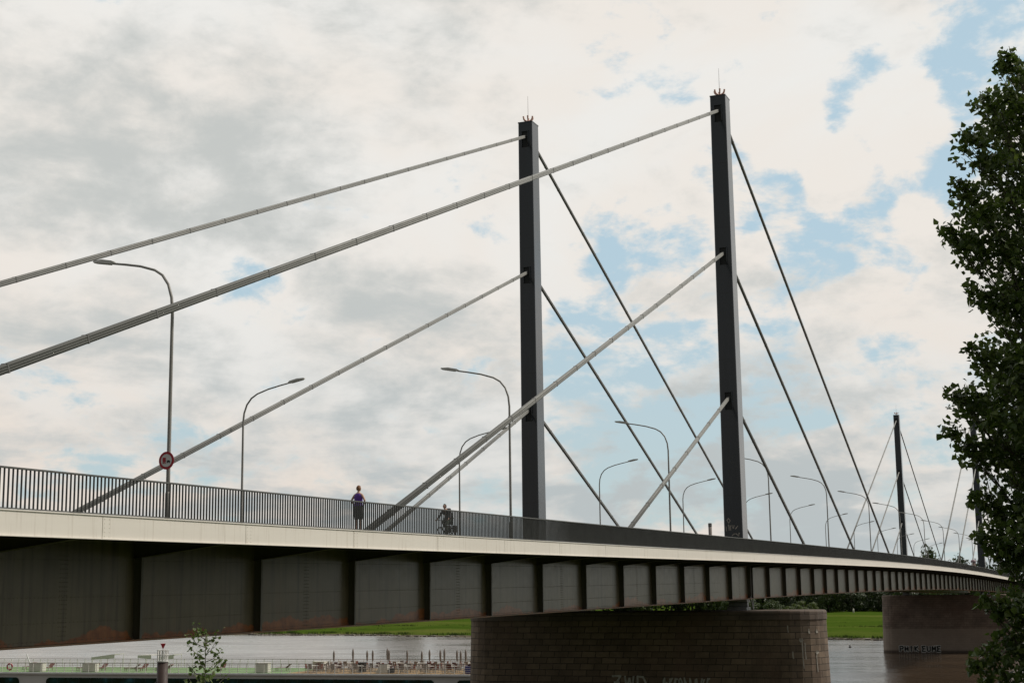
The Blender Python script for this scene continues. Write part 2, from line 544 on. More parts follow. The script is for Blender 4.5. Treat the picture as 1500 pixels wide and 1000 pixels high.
# pylons
def pylon_mesh():
    mb = MB()
    zb = -5.14
    rings = []
    def ring(z, a, b, c=.09):
        # chamfered rectangle
        return [(-b, -a + c, z), (-b + c, -a, z), (b - c, -a, z), (b, -a + c, z), (b, a - c, z), (b - c, a, z), (-b + c, a, z), (-b, a - c, z)]
    k = lambda z: 1.16 - .16 * (z - zb) / (TOPZ - zb)
    zs = [zb, 0, 12, 24, TOPZ - .12]
    for z in zs:
        f = k(z); mb.v += ring(z, .70 * f, .84 * f, .05)
    for i in range(len(zs) - 1):
        for j in range(8):
            q = i * 8
            mb.f.append((q + j, q + 8 + j, q + 8 + (j + 1) % 8, q + (j + 1) % 8))
    mb.f.append(tuple(range((len(zs) - 1) * 8, len(zs) * 8)))
    for f in list(mb.f[:-1]): pass
    return mb
CAB = [(8.45, 34.6, 34.6), (21.3, 69.8, 67.2), (34.4, 103.5, 99.0)]      # height on pylon, reach towards bank, reach towards midspan
def make_pylon(x, y, inward):
    dz = zd(x) - zd(0)
    py = bpart(pylon_mesh(), 'pylon', MAT['pylon'])
    for p in py.data.polygons: pass
    py.location = Vector((x, y, dz)) + BINV
    # cap plate
    mb = MB(); mb.box((0, 0, TOPZ - .06), (1.72, 1.44, .10)); mb.build('cap', MAT['pylon'], py)
    # weld seams
    # recessed anchor boxes where the cables enter
    for s in (-1, 1):
        for (zc, _, _) in CAB:
            f = 1.16 - .16 * (zc + 5.14) / 41
            xf = s * .84 * f
            mb = MB()
            for yy in (-.33, .33): mb.box((xf + s * .05, yy, zc - .25), (.14, .07, 1.5))
            mb.box((xf + s * .05, 0, zc + .52), (.14, .73, .07))
            a = mb.build('anchor_frame', MAT['pylon'], py)
            mb = MB(); mb.box((xf + s * .012, 0, zc - .28), (.03, .58, 1.5)); mb.build('recess', MAT['recess'], py)
    # mast crown with lightning rod
    mb = MB(); mb.tube([(0, 0, TOPZ - .02), (0, 0, TOPZ + .45)], [.05, .04], 6); mb.tube([(0, 0, TOPZ + .4), (0, 0, TOPZ + 2.75)], [.022, .012], 5)
    mb.build('lightning_rod', MAT['lamp'], py)
    mb = MB()
    for q in range(6):
        w = q * pi / 3 + .3
        pts = []
        for t in range(6):
            u = t / 5
            r = .06 + .44 * sin(u * pi / 2); h = .26 + .42 * u * u
            pts.append((r * cos(w), r * sin(w), TOPZ + h))
        mb.tube(pts, [.06, .06, .06, .065, .075, .085], 6)
    mb.build('crown_prongs', MAT['crown'], py)
    return py
MAT['crown'] = paint('crown_paint', (.82, .52, .44), .5, .3, (1, 1, 1), 5)
pyl = {}
for x, inw in ((0, 1), (PX2, -1)):
    for y in (0, ROW):
        pyl[(x, y)] = make_pylon(x, y, inw)

# cables: bundles of six locked-coil ropes held by clamps
def make_cable(A, B):
    A = Vector(A); B = Vector(B)
    D = (B - A); Ln = D.length; D.normalize()
    side = Vector((0, 1, 0)); upv = side.cross(D) if D.x < 0 else D.cross(side)
    upv.normalize()
    if upv.z < 0: upv = -upv
    r = .068
    mb = MB()
    n = 2
    for i in (-1, 1):
        for j in (-1, 0, 1):
            pts = []
            for k in range(n + 1):
                t = k / n
                sag = 0
                pts.append(A + D * (Ln * t) + side * (i * .047) + upv * (j * .078) + Vector((0, 0, sag)))
            mb.tube(pts, r, 8)
    c = bpart(mb, 'stay_cable', MAT['cable'], None, True)
    s = 4.0
    M = Matrix((D, side, upv)).transposed()
    while s < Ln - 1.5:
        k = CLAMP.copy() if CLAMP.parent else CLAMP
        if k is not CLAMP: COL.objects.link(k)
        k.parent = c
        k.location = A + D * s
        k.rotation_euler = M.to_euler()
        s += 3.9
    return c
mb = MB(); mb.box((0, 0, 0), (.06, .236, .298))
CLAMP = mb.build('clamp', MAT['clamp'])
for px, o in ((0, 1), (PX2, -1)):
    for y in (0, ROW):
        for zc, lb, lm in CAB:
            f = .82 * (1.16 - .16 * (zc + 5.14) / 41)
            dz = zd(px) - zd(0)
            make_cable((px - o * f, y, zc + dz), (px - o * lb, y, zd(px - o * lb) - .1))
            make_cable((px + o * f, y, zc + dz), (px + o * lm, y, zd(px + o * lm) - .1))

# piers
def pier(px, zt, mat, zb=-30):
    mb = MB()
    def outline(r, grow):
        P = []; ya, yb = -4.1, 21.4
        n = 12
        for k in range(n + 1):
            w = pi + pi * k / n
            P.append((r * cos(w), ya - grow * 0 + r * sin(w)))
        m = 10
        for k in range(1, m): P.append((r, ya + (yb - ya) * k / m))
        for k in range(n + 1):
            w = pi * k / n
            P.append((r * cos(w), yb + r * sin(w)))
        for k in range(1, m): P.append((-r, yb + (ya - yb) * k / m))
        return P
    zs = [zb, WATER - 1, WATER + 2, -18, -14, zt - .75]
    ring_n = None
    for z in zs:
        r = 3.2 + (zt - z) * .024
        P = outline(r, 0); ring_n = len(P)
        s = 0
        for k, (x, y) in enumerate(P):
            if k: s += sqrt((x - P[k-1][0])**2 + (y - P[k-1][1])**2)
            mb.uv[len(mb.v)] = (s, z)
            mb.v.append((px + x, y, z))
    for i in range(len(zs) - 1):
        for k in range(ring_n):
            q = i * ring_n
            mb.f.append((q + k, q + (k + 1) % ring_n, q + ring_n + (k + 1) % ring_n, q + ring_n + k))
    o = bpart(mb, 'pier', mat, None)
    # cap course
    mb = MB()
    prof = [(0.07, zt - .752), (.07, zt - .14), (.0, zt - .03), (-.12, zt)]
    for g, z in prof:
        P = outline(3.2 + g + (.02 if z < zt - .5 else 0), 0); s = 0
        for k, (x, y) in enumerate(P):
            if k: s += sqrt((x - P[k-1][0])**2 + (y - P[k-1][1])**2)
            mb.uv[len(mb.v)] = (s, z)
            mb.v.append((px + x, y, z))
    for i in range(len(prof) - 1):
        for k in range(ring_n):
            q = i * ring_n
            mb.f.append((q + k, q + (k + 1) % ring_n, q + ring_n + (k + 1) % ring_n, q + ring_n + k))
    mb.f.append(tuple((len(prof) - 1) * ring_n + k for k in range(ring_n)))
    bpart(mb, 'pier_cap', MAT['stone_cap'] if px == 0 else mat, o)
    # bearings
    for y in (0, ROW):
        mb = MB(); zg = zd(px) + BOT - .06
        mb.box((px, y, (zt + zt + .25) / 2 - .01), (1.5, 1.7, .27))
        mb.tube([(px, y - .8, zt + .45), (px, y + .8, zt + .45)], .26, 14)
        mb.box((px, y, (zt + .7 + zg) / 2), (1.2, 1.7, max(zg - zt - .7, .05)))
        for sx in (-.5, .5): mb.tube([(px + sx, y - 1.15, zg + .2), (px, y - 1.25, zt + .05)], .05, 6)
        bpart(mb, 'bearing', MAT['bearing'], o)
    return o
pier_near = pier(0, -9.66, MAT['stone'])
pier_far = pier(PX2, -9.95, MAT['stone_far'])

def ribbon(mb, pts, w, nrm, th=.004):
    """painted stroke: a thin strip along pts in the plane with normal nrm"""
    nrm = Vector(nrm)
    P = [Vector(p) for p in pts]
    for a, b in zip(P[:-1], P[1:]):
        d = (b - a).normalized(); s = nrm.cross(d).normalized() * (w / 2)
        a2 = a - d * w * .3; b2 = b + d * w * .3
        q = [a2 - s, b2 - s, b2 + s, a2 + s]
        mb.add([v + nrm * 0 for v in q] + [v + nrm * th for v in q], [(0,3,2,1),(4,5,6,7),(0,1,5,4),(1,2,6,5),(2,3,7,6),(3,0,4,7)])
        th += .0006

GL = {  # stroke letters on a 0..1 square (x right, y up)
 'P': [[(0,0),(0,1),(.6,1),(.75,.8),(.6,.52),(0,.5)]],
 'H': [[(0,0),(.05,1)],[(.7,0),(.7,1)],[(.03,.5),(.7,.5)]],
 'I': [[(.3,0),(.3,.7)],[(.3,.9),(.32,1.0)]],
 'K': [[(0,0),(0,1)],[(.7,1),(.05,.5),(.75,0)]],
 'E': [[(.7,1),(0,1),(.2,.5),(0,0),(.7,0)],[(.1,.52),(.55,.52)]],
 'U': [[(0,1),(.05,.1),(.35,0),(.7,.1),(.72,1)]],
 'M': [[(0,0),(.05,1),(.4,.4),(.75,1),(.8,0)]],
 'Z': [[(0,1),(.75,1),(.05,0),(.8,0)],[(.15,.5),(.6,.5)]],
 'W': [[(0,1),(.12,0),(.4,.8),(.65,0),(.8,1)]],
 'D': [[(0,0),(0,1),(.5,.95),(.75,.5),(.5,.05),(0,0)]],
}
def write(text, origin, right, up, nrm, w, h, stroke, gap=.3):
    mb = MB(); o = Vector(origin); right = Vector(right); up = Vector(up)
    x = 0
    for ch in text:
        if ch == ' ': x += w * .55; continue
        for st in GL[ch]:
            ribbon(mb, [o + right * (x + px * w) + up * (py * h + rnd.uniform(-.03, .03) * h) for px, py in st], stroke, nrm)
        x += w * (1 + gap * .55)
    return mb
# lettering on the far pier, black letters with a pale outline, just over the waterline
xf = PX2 - 3.2 - (-9.95 + 23.3) * .024 - .012
nb = (-1, 0, -.024)
bpart(write('PHIK EUME', (xf - .012, 20.4, -23.55), (0, -1, 0), (.0, 0, 1), (-1, 0, 0), 1.02, 1.15, .58), 'graffiti_outline', MAT['white'], pier_far)
bpart(write('PHIK EUME', (xf - .05, 20.4, -23.55), (0, -1, 0), (.0, 0, 1), (-1, 0, 0), 1.02, 1.15, .33), 'graffiti_lettering', MAT['black_spray'], pier_far)
xn = -3.2 - (-9.66 + 15.6) * .024 - .03
bpart(write('ZWD', (xn, 10.35, -16.05), (0, -1, 0), (.0, 0, 1), (-1, 0, 0), .95, 1.0, .17), 'graffiti_lettering', MAT['grey_spray'], pier_near)
mb = MB()
for k in range(9):
    y0 = 5.9 - k * .46
    pts = [Vector((xn, y0 - .16 * cos(t * 1.05) - .05 * t, -15.6 + .45 * sin(t * 1.3 + k))) for t in range(6)]
    ribbon(mb, pts, .12, (-1, 0, 0))
bpart(mb, 'graffiti_scribble', MAT['grey_spray'], pier_near)
# white runs and paint marks on the rounded nose of the near pier
mb = MB()
def nose(w, z):       # point on the nose surface at angle w from -x towards -y
    r = 3.2 + (-9.66 - z) * .024 + .012
    return Vector((-r * cos(w), -4.1 - r * sin(w), z)), Vector((-cos(w), -sin(w), 0))
for w, z0, z1, wd in ((.55, -12.0, -14.3, .10), (.62, -12.3, -13.6, .09), (.52, -12.0, -12.1, .3), (.95, -13.1, -14.6, .10), (.97, -13.0, -13.1, .3), (.75, -11.2, -11.5, .16), (1.0, -11.3, -11.45, .2), (.3, -13.0, -13.5, .12), (.2, -10.9, -11.4, .10)):
    zz = z0; pts = []
    a, nr = nose(w, z0); b, _ = nose(w + .01, z1)
    ribbon(mb, [a, (a + b) / 2 + Vector((0, .02, 0)), b], wd, nr)
bpart(mb, 'lime_run', MAT['white_wash'], pier_near)
# white scribbles at the foot of the near pylon
mb = MB(); xg = -.84 * 1.155 - .012
for pts in ([(.52,-2.15),(.38,-2.0),(.24,-2.2),(.38,-2.4),(.52,-2.15)], [(.62,-2.7),(.58,-3.05)], [(.42,-2.55),(.36,-3.0),(.26,-2.6),(.22,-3.0)], [(.12,-2.6),(.0,-2.85),(-.1,-2.6)], [(-.2,-2.9),(-.42,-2.65)], [(-.2,-3.3),(-.45,-3.5),(-.5,-3.25)], [(.1,-3.45),(-.1,-3.3)]):
    ribbon(mb, [(xg, y, z + .08) for y, z in pts], .085, (-1, 0, 0))
g = mb.build('graffiti_scribble', MAT['white_wash'], pyl[(0, 0)])

# ------------------------------------------------------------------ STREET LAMPS
def make_lamp(name):
    r = empty(name)
    mb = MB()
    prof = [(0, 0, .0), (0, 0, 2.2), (0, 0, 5.0), (0, 0, 7.75), (0, .06, 8.3), (0, .24, 8.8), (0, .55, 9.18), (0, .95, 9.42), (0, 1.7, 9.66), (0, 2.5, 9.83), (0, 3.15, 9.95)]
    mb.tube(prof, [.075, .072, .066, .058, .055, .052, .05, .047, .045, .043, .041], 10)
    mb.box((0, 0, .03), (.34, .34, .06))
    mb.lathe((0, 0, 0), [(.092, .06), (.092, 1.3), (.075, 1.36)], 10)
    mb.build('pole', MAT['lamp'], r, True)
    mb = MB()
    M = Matrix.Rotation(radians(11), 3, 'X')
    P = []
    for y, w, h in ((0, .10, .09), (.12, .24, .13), (.65, .27, .14), (1.1, .18, .07)):
        P.append([(-w/2, y, -.02), (w/2, y, -.02), (w/2 * .75, y, h - .02), (-w/2 * .75, y, h - .02)])
    b0 = 0
    for q in P: mb.v += [tuple(M @ Vector(p) + Vector((0, 3.08, 9.93))) for p in q]
    for i in range(3):
        for k in range(4): mb.f.append((i*4 + k, i*4 + (k+1) % 4, i*4 + 4 + (k+1) % 4, i*4 + 4 + k))
    mb.f += [(3,2,1,0), (12,13,14,15)]
    hd = mb.build('lamp_head', MAT['lamphead'], r)
    mb = MB(); mb.box(M @ Vector((0, .62, -.035)) + Vector((0, 3.08, 9.93)), (.2, .8, .03), 0, M); mb.build('lens', MAT['canvas'], hd)
    return r
lamp0 = make_lamp('street_lamp')
NX = [-82.4, -50.2, -18.1, 17.4, 49.4, 82.2, 114.5, 146.8, 179.0, 211.3, 244.0, 276.5]
FX = [-50.3, -18.3, 16.8, 48.6, 81.1, 113.3, 145.5, 177.7, 210.0, 242.2, 274.5, 306.7]
ORD = ['first', 'second', 'third', 'fourth', 'fifth', 'sixth', 'seventh', 'eighth', 'ninth', 'tenth', 'eleventh', 'twelfth']
first = True
nl = {0: 'tall grey lamp with the round red sign on its pole, nearest of all lamps',
      1: 'tall grey lamp just left of the far tall pylon, second in the near row',
      2: 'tall grey lamp between the two tall pylons, third in the near row',
      3: 'grey lamp right behind the near tall pylon, fourth in the near row'}
fl = {0: 'lamp of the far row left of the standing woman, head pointing right',
      1: 'lamp of the far row beside the cyclist, second of that row, head pointing right',
      2: 'lamp of the far row between the tall pylons, third of that row, head pointing right'}
for row, X, labs in ((0, NX, nl), (1, FX, fl)):
    for i, x in enumerate(X):
        o = lamp0 if first else copy_tree(lamp0)
        first = False
        y = .7 if row == 0 else ROW - .7
        o.location = (x, y, zd(x) - .01); o.rotation_euler = (0, 0, (radians(-11) if i == 0 else 0) if row == 0 else pi)
        lab = labs.get(i) or ('grey street lamp, %s from the left in the %s row, curved arm reaching %s' % (ORD[i], 'near' if row == 0 else 'far', 'left' if row == 0 else 'right'))
        tag(o, lab, 'street lamp', 'street lamps in two rows along the bridge')

# ------------------------------------------------------------------ ROAD SIGN on the first lamp
sg = empty('road_sign', (NX[0] - .13, .7, -3.19))
tag(sg, 'round red ringed sign with red truck and dark car, fixed to a lamp pole', 'road sign')
def disc(mb, r, x0, x1, n=32, yo=0, zo=0):
    b0 = len(mb.v)
    for x in (x0, x1):
        for k in range(n):
            w = 2 * pi * k / n
            mb.v.append((x, yo + r * cos(w), zo + r * sin(w)))
    mb.f.append(tuple(b0 + k for k in range(n))); mb.f.append(tuple(b0 + n + k for k in range(n))[::-1])
    for k in range(n): mb.f.append((b0 + k, b0 + n + k, b0 + n + (k+1) % n, b0 + (k+1) % n))
mb = MB(); disc(mb, .315, -.004, .004); mb.build('back_plate', MAT['red'], sg)
mb = MB(); disc(mb, .225, -.010, -.005); mb.build('face', MAT['white'], sg)
mb = MB()
for (y, z, w, h) in ((.085, .03, .13, .15), (.085, -.07, .04, .05), (.03, -.085, .03, .04), (.13, -.085, .03, .04)): mb.box((-.014, y, z), (.005, w, h))
mb.build('truck_symbol', MAT['red'], sg)
mb = MB()
for (y, z, w, h) in ((-.09, -.04, .14, .05), (-.085, -.005, .08, .03), (-.135, -.075, .03, .03), (-.05, -.075, .03, .03)): mb.box((-.014, y, z), (.005, w, h))
mb.build('car_symbol', MAT['black'], sg)
mb = MB()
for z in (-.15, .15): mb.box((.065, 0, z), (.12, .05, .03))
mb.build('bracket', MAT['lamp'], sg)

# ------------------------------------------------------------------ PEOPLE
def skin_body(name, verts, edges, radii, mat, parent=None, root=0, sub=2):
    me = bpy.data.meshes.new(name); me.from_pydata(verts, edges, []); me.update()
    o = bpy.data.objects.new(name, me); COL.objects.link(o)
    o.modifiers.new('skin', 'SKIN')
    if not me.skin_vertices: 
        bm = bmesh.new(); bm.from_mesh(me); bm.verts.layers.skin.verify(); bm.to_mesh(me); bm.free()
    for i, r in enumerate(radii):
        sv = me.skin_vertices[0].data[i]; sv.radius = r if hasattr(r, '__len__') else (r, r); sv.use_root = (i == root)
    m = o.modifiers.new('sub', 'SUBSURF'); m.levels = sub; m.render_levels = sub
    dg = bpy.context.evaluated_depsgraph_get()
    nm = bpy.data.meshes.new_from_object(o.evaluated_get(dg))
    bpy.data.objects.remove(o)
    nm.name = name
    nm.materials.clear(); nm.materials.append(mat)
    for p in nm.polygons: p.use_smooth = True
    o = bpy.data.objects.new(name, nm); COL.objects.link(o)
    if parent: o.parent = parent
    return o

def chain_mesh(V, E): return V, E
def hand_chain(V, E, R, wrist, d, side, sgn):
    """five-fingered hand from the wrist vertex: d = pointing direction, side = across the palm towards the thumb"""
    d = Vector(d).normalized(); side = Vector(side).normalized(); dn = d.cross(side)
    w = Vector(V[wrist])
    def add(p, r, prev):
        V.append(tuple(p)); R.append(r); E.append((prev, len(V) - 1)); return len(V) - 1
    palm = add(w + d * .05, (.03, .018), wrist)
    for k, ln in enumerate((.072, .08, .075, .06)):
        off = (.5 - k / 3) * .06
        a = add(w + d * .088 + side * off, .0095, palm)
        b = add(w + d * (.088 + ln * .5) + side * off * 1.1 + dn * .008 * sgn, .0085, a)
        add(w + d * (.088 + ln * .85) + side * off * 1.1 + dn * .028 * sgn, .0075, b)
    a = add(w + d * .035 + side * .035, .011, palm)
    add(w + d * .07 + side * .058, .009, a)

# a woman seen from behind, hands resting on her hips
wx, wy = -76.87, -3.9
woman = empty('person', (wx, wy, zd(wx)), radians(-8))
tag(woman, 'woman with short reddish hair, purple sleeveless top and dark shorts, standing behind the railing', 'person')
V = [(0,0,.90), (.0,0,1.08), (.0,0,1.26), (.0,0,1.37), (0.01,0,1.45), (.02,0,1.52),          # pelvis waist chest shoulders neck head base
     (0,.085,.86), (.01,.095,.48), (-.02,.10,.09), (.12,.115,.035),                            # left leg (y+)
     (0,-.085,.86), (.03,-.09,.48), (.0,-.095,.09), (.14,-.11,.035),                           # right leg
     (0,.175,1.35), (-.03,.31,1.14), (.05,.20,.975), (0,-.175,1.35), (-.03,-.31,1.14), (.05,-.20,.975)]
E = [(0,1),(1,2),(2,3),(3,4),(4,5),(0,6),(6,7),(7,8),(8,9),(0,10),(10,11),(11,12),(12,13),(3,14),(14,15),(15,16),(3,17),(17,18),(18,19)]
R = [(.12,.145),(.095,.12),(.105,.14),(.07,.10),.05,.05, .083,.058,.036,.034, .083,.058,.036,.034, .05,.04,.028,.05,.04,.028]
hand_chain(V, E, R, 16, (.6,-.35,-.5), (.4,.2,.8), 1)
hand_chain(V, E, R, 19, (.6,.35,-.5), (.4,-.2,.8), -1)
skin_body('body', V, E, R, MAT['skin'], woman)
def head(parent, c, hairmat, yaw=0, style='bob'):
    """egg shaped head with face features towards +x"""
    mb = MB(); n, m = 20, 14
    for i in range(m + 1):
        th = pi * i / m
        for k in range(n):
            w = 2 * pi * k / n
            x, y, z = sin(th) * cos(w), sin(th) * sin(w), cos(th)
            rx, ry, rz = .092, .074, .118
            if z < 0: ry *= 1 - .22 * (-z); rx *= 1 - .08 * (-z)
            px, py, pz = x * rx, y * ry, z * rz
            if x > .6 and abs(y) < .25 and -.35 < z < .12: px += .018 * (1 - abs(y) / .25)      # nose
            if x > .6 and .15 < abs(y) < .6 and .05 < z < .25: px -= .007                       # eye sockets
            if x > .7 and abs(y) < .35 and -.62 < z < -.45: px += .006                          # lips
            mb.v.append((px, py, pz))
    for i in range(m):
        for k in range(n): mb.f.append((i*n + k, (i+1)*n + k, (i+1)*n + (k+1) % n, i*n + (k+1) % n))
    h = mb.build('head', MAT['skin'], parent, True); h.location = c; h.rotation_euler = (0, 0, yaw)
    mb = MB()
    for s in (-1, 1):
        mb.lathe((.083, s * .03, .012), [(.002, -.006), (.011, 0), (.002, .006)], 8)
    mb.build('eyes', MAT['darkhair'], h)
    mb = MB()
    for s in (-1, 1): mb.box((-.005, s * .077, -.005), (.032, .014, .055))
    e = bevel(mb.build('ears', MAT['skin'], h), .006)
    mb = MB()
    for i in range(m + 1):
        th = pi * .64 * i / m
        for k in range(n):
            w = 2 * pi * k / n
            x, y, z = sin(th) * cos(w), sin(th) * sin(w), cos(th)
            lim = 1.0
            g = 1.13 + .05 * sin(w * 7 + i)
            if x > .45 and z < .55: g = .93
            mb.v.append((x * .092 * g - .006, y * .076 * g, z * .118 * (1.1 if z > 0 else 1.02) + .004))
    for i in range(m):
        for k in range(n): mb.f.append((i*n + k, (i+1)*n + k, (i+1)*n + (k+1) % n, i*n + (k+1) % n))
    mb.build('hair', hairmat, h, True)
    return h
head(woman, (.025, 0, 1.585), MAT['hair'], radians(-12))
def loft(rings, name, mat, parent, n=20, solid=.006):
    mb = MB()
    for (cx, cy, z, rx, ry) in rings:
        for k in range(n):
            w = 2 * pi * k / n
            mb.v.append((cx + rx * cos(w), cy + ry * sin(w), z))
    for i in range(len(rings) - 1):
        for k in range(n): mb.f.append((i*n + k, i*n + (k+1) % n, (i+1)*n + (k+1) % n, (i+1)*n + k))
    o = mb.build(name, mat, parent, True)
    m = o.modifiers.new('thick', 'SOLIDIFY'); m.thickness = solid; m.offset = 1
    s = o.modifiers.new('sub', 'SUBSURF'); s.levels = 1; s.render_levels = 1
    return o
loft([(0,0,.93,.145,.178),(0,0,1.05,.125,.155),(0,0,1.18,.13,.168),(0,0,1.30,.125,.175),(0,0,1.375,.10,.155),(.0,0,1.41,.075,.10)], 'sleeveless_top', MAT['purple'], woman)
loft([(0,0,.99,.135,.16),(0,0,.88,.15,.19),(0,0,.80,.15,.19),(.005,0,.74,.145,.185)], 'shorts', MAT['shorts'], woman)
for s in (-1, 1):
    loft([(0,s*.088,.82,.115,.105),(.006,s*.094,.66,.105,.098),(.008,s*.097,.52,.088,.085),(.006,s*.098,.44,.078,.075)], 'shorts_leg', MAT['shorts'], woman)
    mb = MB(); mb.box((.05, s * .108, .04), (.26, .088, .08)); bevel(mb.build('shoe', MAT['shoe'], woman), .03, 3)

# a cyclist riding towards the left of the picture, backpack on, with the bicycle
bx, by = -61.6, -.55
BR = radians(180 - 6)
bike = empty('bicycle', (bx, by, zd(bx)), BR)
tag(bike, 'dark bicycle being ridden along the footpath behind the railing', 'bicycle')
def wheel(x, parent):
    r = .33
    mb = MB(); n = 28
    pts = [(x + r * cos(2*pi*k/n), 0, r + .015 + r * sin(2*pi*k/n)) for k in range(n + 1)]
    mb.tube(pts, .022, 8, False); w = mb.build('wheel', MAT['rubber'], parent, True)
    mb = MB()
    pts = [(x + (r-.03) * cos(2*pi*k/n), 0, r + .015 + (r-.03) * sin(2*pi*k/n)) for k in range(n + 1)]
    mb.tube(pts, .011, 6, False); mb.build('rim', MAT['chrome'], w)
    mb = MB()
    for k in range(14):
        a = 2*pi*k/14
        mb.tube([(x, (.02 if k % 2 else -.02), r + .015), (x + (r-.03) * cos(a), 0, r + .015 + (r-.03) * sin(a))], .0022, 4)
    mb.tube([(x, -.05, r + .015), (x, .05, r + .015)], .025, 8)
    mb.build('spokes', MAT['chrome'], w)
wheel(.54, bike); wheel(-.54, bike)
mb = MB()
BB, HT, HB, ST, RA = Vector((-.08,0,.30)), Vector((.36,0,.86)), Vector((.41,0,.70)), Vector((-.22,0,.86)), Vector((-.54,0,.345))
for a, b, r in ((BB,HB,.021),(ST,HT,.018),(BB,ST,.018),(HT,HB,.022)): mb.tube([a,b], r, 8)
for s in (-.06, .06):
    mb.tube([RA + Vector((0,s,0)), BB + Vector((0,s*.6,0))], .011, 6); mb.tube([RA + Vector((0,s,0)), ST + Vector((0,s*.3,-.06))], .01, 6)
mb.build('frame', MAT['bike'], bike, True)
mb = MB()
for s in (-.055, .055): mb.tube([HB + Vector((0,s*.8,0)), Vector((.48,s,.5)), Vector((.54,s,.345))], .012, 6)
mb.build('fork', MAT['bike'], bike, True)
mb = MB(); mb.tube([HT, Vector((.34,0,.96)), Vector((.38,0,1.0))], .016, 6)
mb.tube([(.24,.32,1.03),(.34,.22,1.03),(.39,.05,1.0),(.39,-.05,1.0),(.34,-.22,1.03),(.24,-.32,1.03)], .013, 6)
mb.build('handlebar', MAT['black'], bike, True)
mb = MB(); mb.tube([ST, Vector((-.25,0,.97))], .013, 6)
mb.hexa([(-.38,-.075,.95),(-.08,-.02,.96),(-.08,.02,.96),(-.38,.075,.95),(-.37,-.065,1.0),(-.08,-.015,.985),(-.08,.015,.985),(-.37,.065,1.0)])
mb.build('saddle', MAT['black'], bike)
mb = MB(); mb.tube([(-.08,-.075,.30),(-.08,.075,.30)], .012, 6); mb.tube([(-.08,.075,.30),(.04,.08,.17)], .011, 6); mb.tube([(-.08,-.075,.30),(-.20,-.08,.43)], .011, 6)
mb.box((.05,.125,.165),(.09,.08,.02)); mb.box((-.21,-.125,.435),(.09,.08,.02)); disc_c = mb
b0 = len(mb.v)
mb.build('cranks', MAT['chrome'], bike)
mb = MB()
for s in (-1, 1): mb.box((-.52, s * .17, .62), (.30, .13, .34))
bevel(mb.build('panniers', MAT['pack'], bike), .03)

rider = empty('person', (bx, by, zd(bx)), BR)
tag(rider, 'cyclist with dark hair, dark jacket and backpack, riding a bicycle behind the railing', 'person')
V = [(-.24,0,1.04),(-.16,0,1.17),(-.05,0,1.36),(.03,0,1.47),(.07,0,1.54),(.09,0,1.60),
     (-.20,.09,1.0),(.20,.10,.82),(.02,.105,.30),(.12,.12,.20),
     (-.20,-.09,1.0),(.14,-.10,1.0),(-.22,-.105,.56),(-.12,-.12,.465),
     (.02,.18,1.43),(.12,.29,1.2),(.27,.315,1.075),(.02,-.18,1.43),(.12,-.29,1.2),(.27,-.315,1.075)]
E = [(0,1),(1,2),(2,3),(3,4),(4,5),(0,6),(6,7),(7,8),(8,9),(0,10),(10,11),(11,12),(12,13),(3,14),(14,15),(15,16),(3,17),(17,18),(18,19)]
R = [(.125,.15),(.115,.14),(.115,.16),(.075,.11),.055,.055,.088,.06,.04,.036,.088,.06,.04,.036,.056,.045,.03,.056,.045,.03]
hand_chain(V, E, R, 16, (.7,.05,-.35), (0,-1,0), 1)
hand_chain(V, E, R, 19, (.7,-.05,-.35), (0,1,0), -1)
skin_body('body', V, E, R, MAT['skin'], rider)
head(rider, (.11, 0, 1.665), MAT['darkhair'], 0)
# clothing: jacket and trousers grown on the same joints, slightly larger
def grow(idx, edges, V, R, k, name, mat, parent):
    mp = {j: i for i, j in enumerate(idx)}
    return skin_body(name, [V[j] for j in idx], [(mp[a], mp[b]) for a, b in edges], [tuple(c * k for c in R[j]) if hasattr(R[j], '__len__') else R[j] * k for j in idx], mat, parent)
V2 = list(V); R2 = list(R); R2[16] = .036; R2[19] = .036
V2[16] = tuple(Vector(V[15]).lerp(Vector(V[16]), .93)); V2[19] = tuple(Vector(V[18]).lerp(Vector(V[19]), .93))
grow([0,1,2,3,14,15,16,17,18,19], [(0,1),(1,2),(2,3),(3,14),(14,15),(15,16),(3,17),(17,18),(18,19)], V2, R2, 1.18, 'jacket', MAT['jacket'], rider)
grow([0,6,7,8,10,11,12], [(0,6),(6,7),(7,8),(0,10),(10,11),(11,12)], V2, R2, 1.2, 'trousers', MAT['trousers'], rider)
for p in ((.10,.122,.225),(-.14,-.122,.49)):
    mb = MB(); mb.box(p, (.27,.09,.085)); bevel(mb.build('shoe', MAT['black_box'], rider), .03, 3)
pk = empty('backpack', (bx, by, zd(bx)), BR)
tag(pk, 'full dark backpack with a red pocket on the cyclist\'s back', 'backpack')
Mx = Matrix.Rotation(radians(30), 3, 'Y')
mb = MB(); mb.box((-.27, 0, 1.36), (.2, .3, .5), 0, Mx); bevel(mb.build('bag', MAT['pack'], pk), .06, 3)
mb = MB(); mb.box((-.385, 0, 1.24), (.07, .24, .2), 0, Mx); bevel(mb.build('pocket', MAT['packred'], pk), .025, 3)

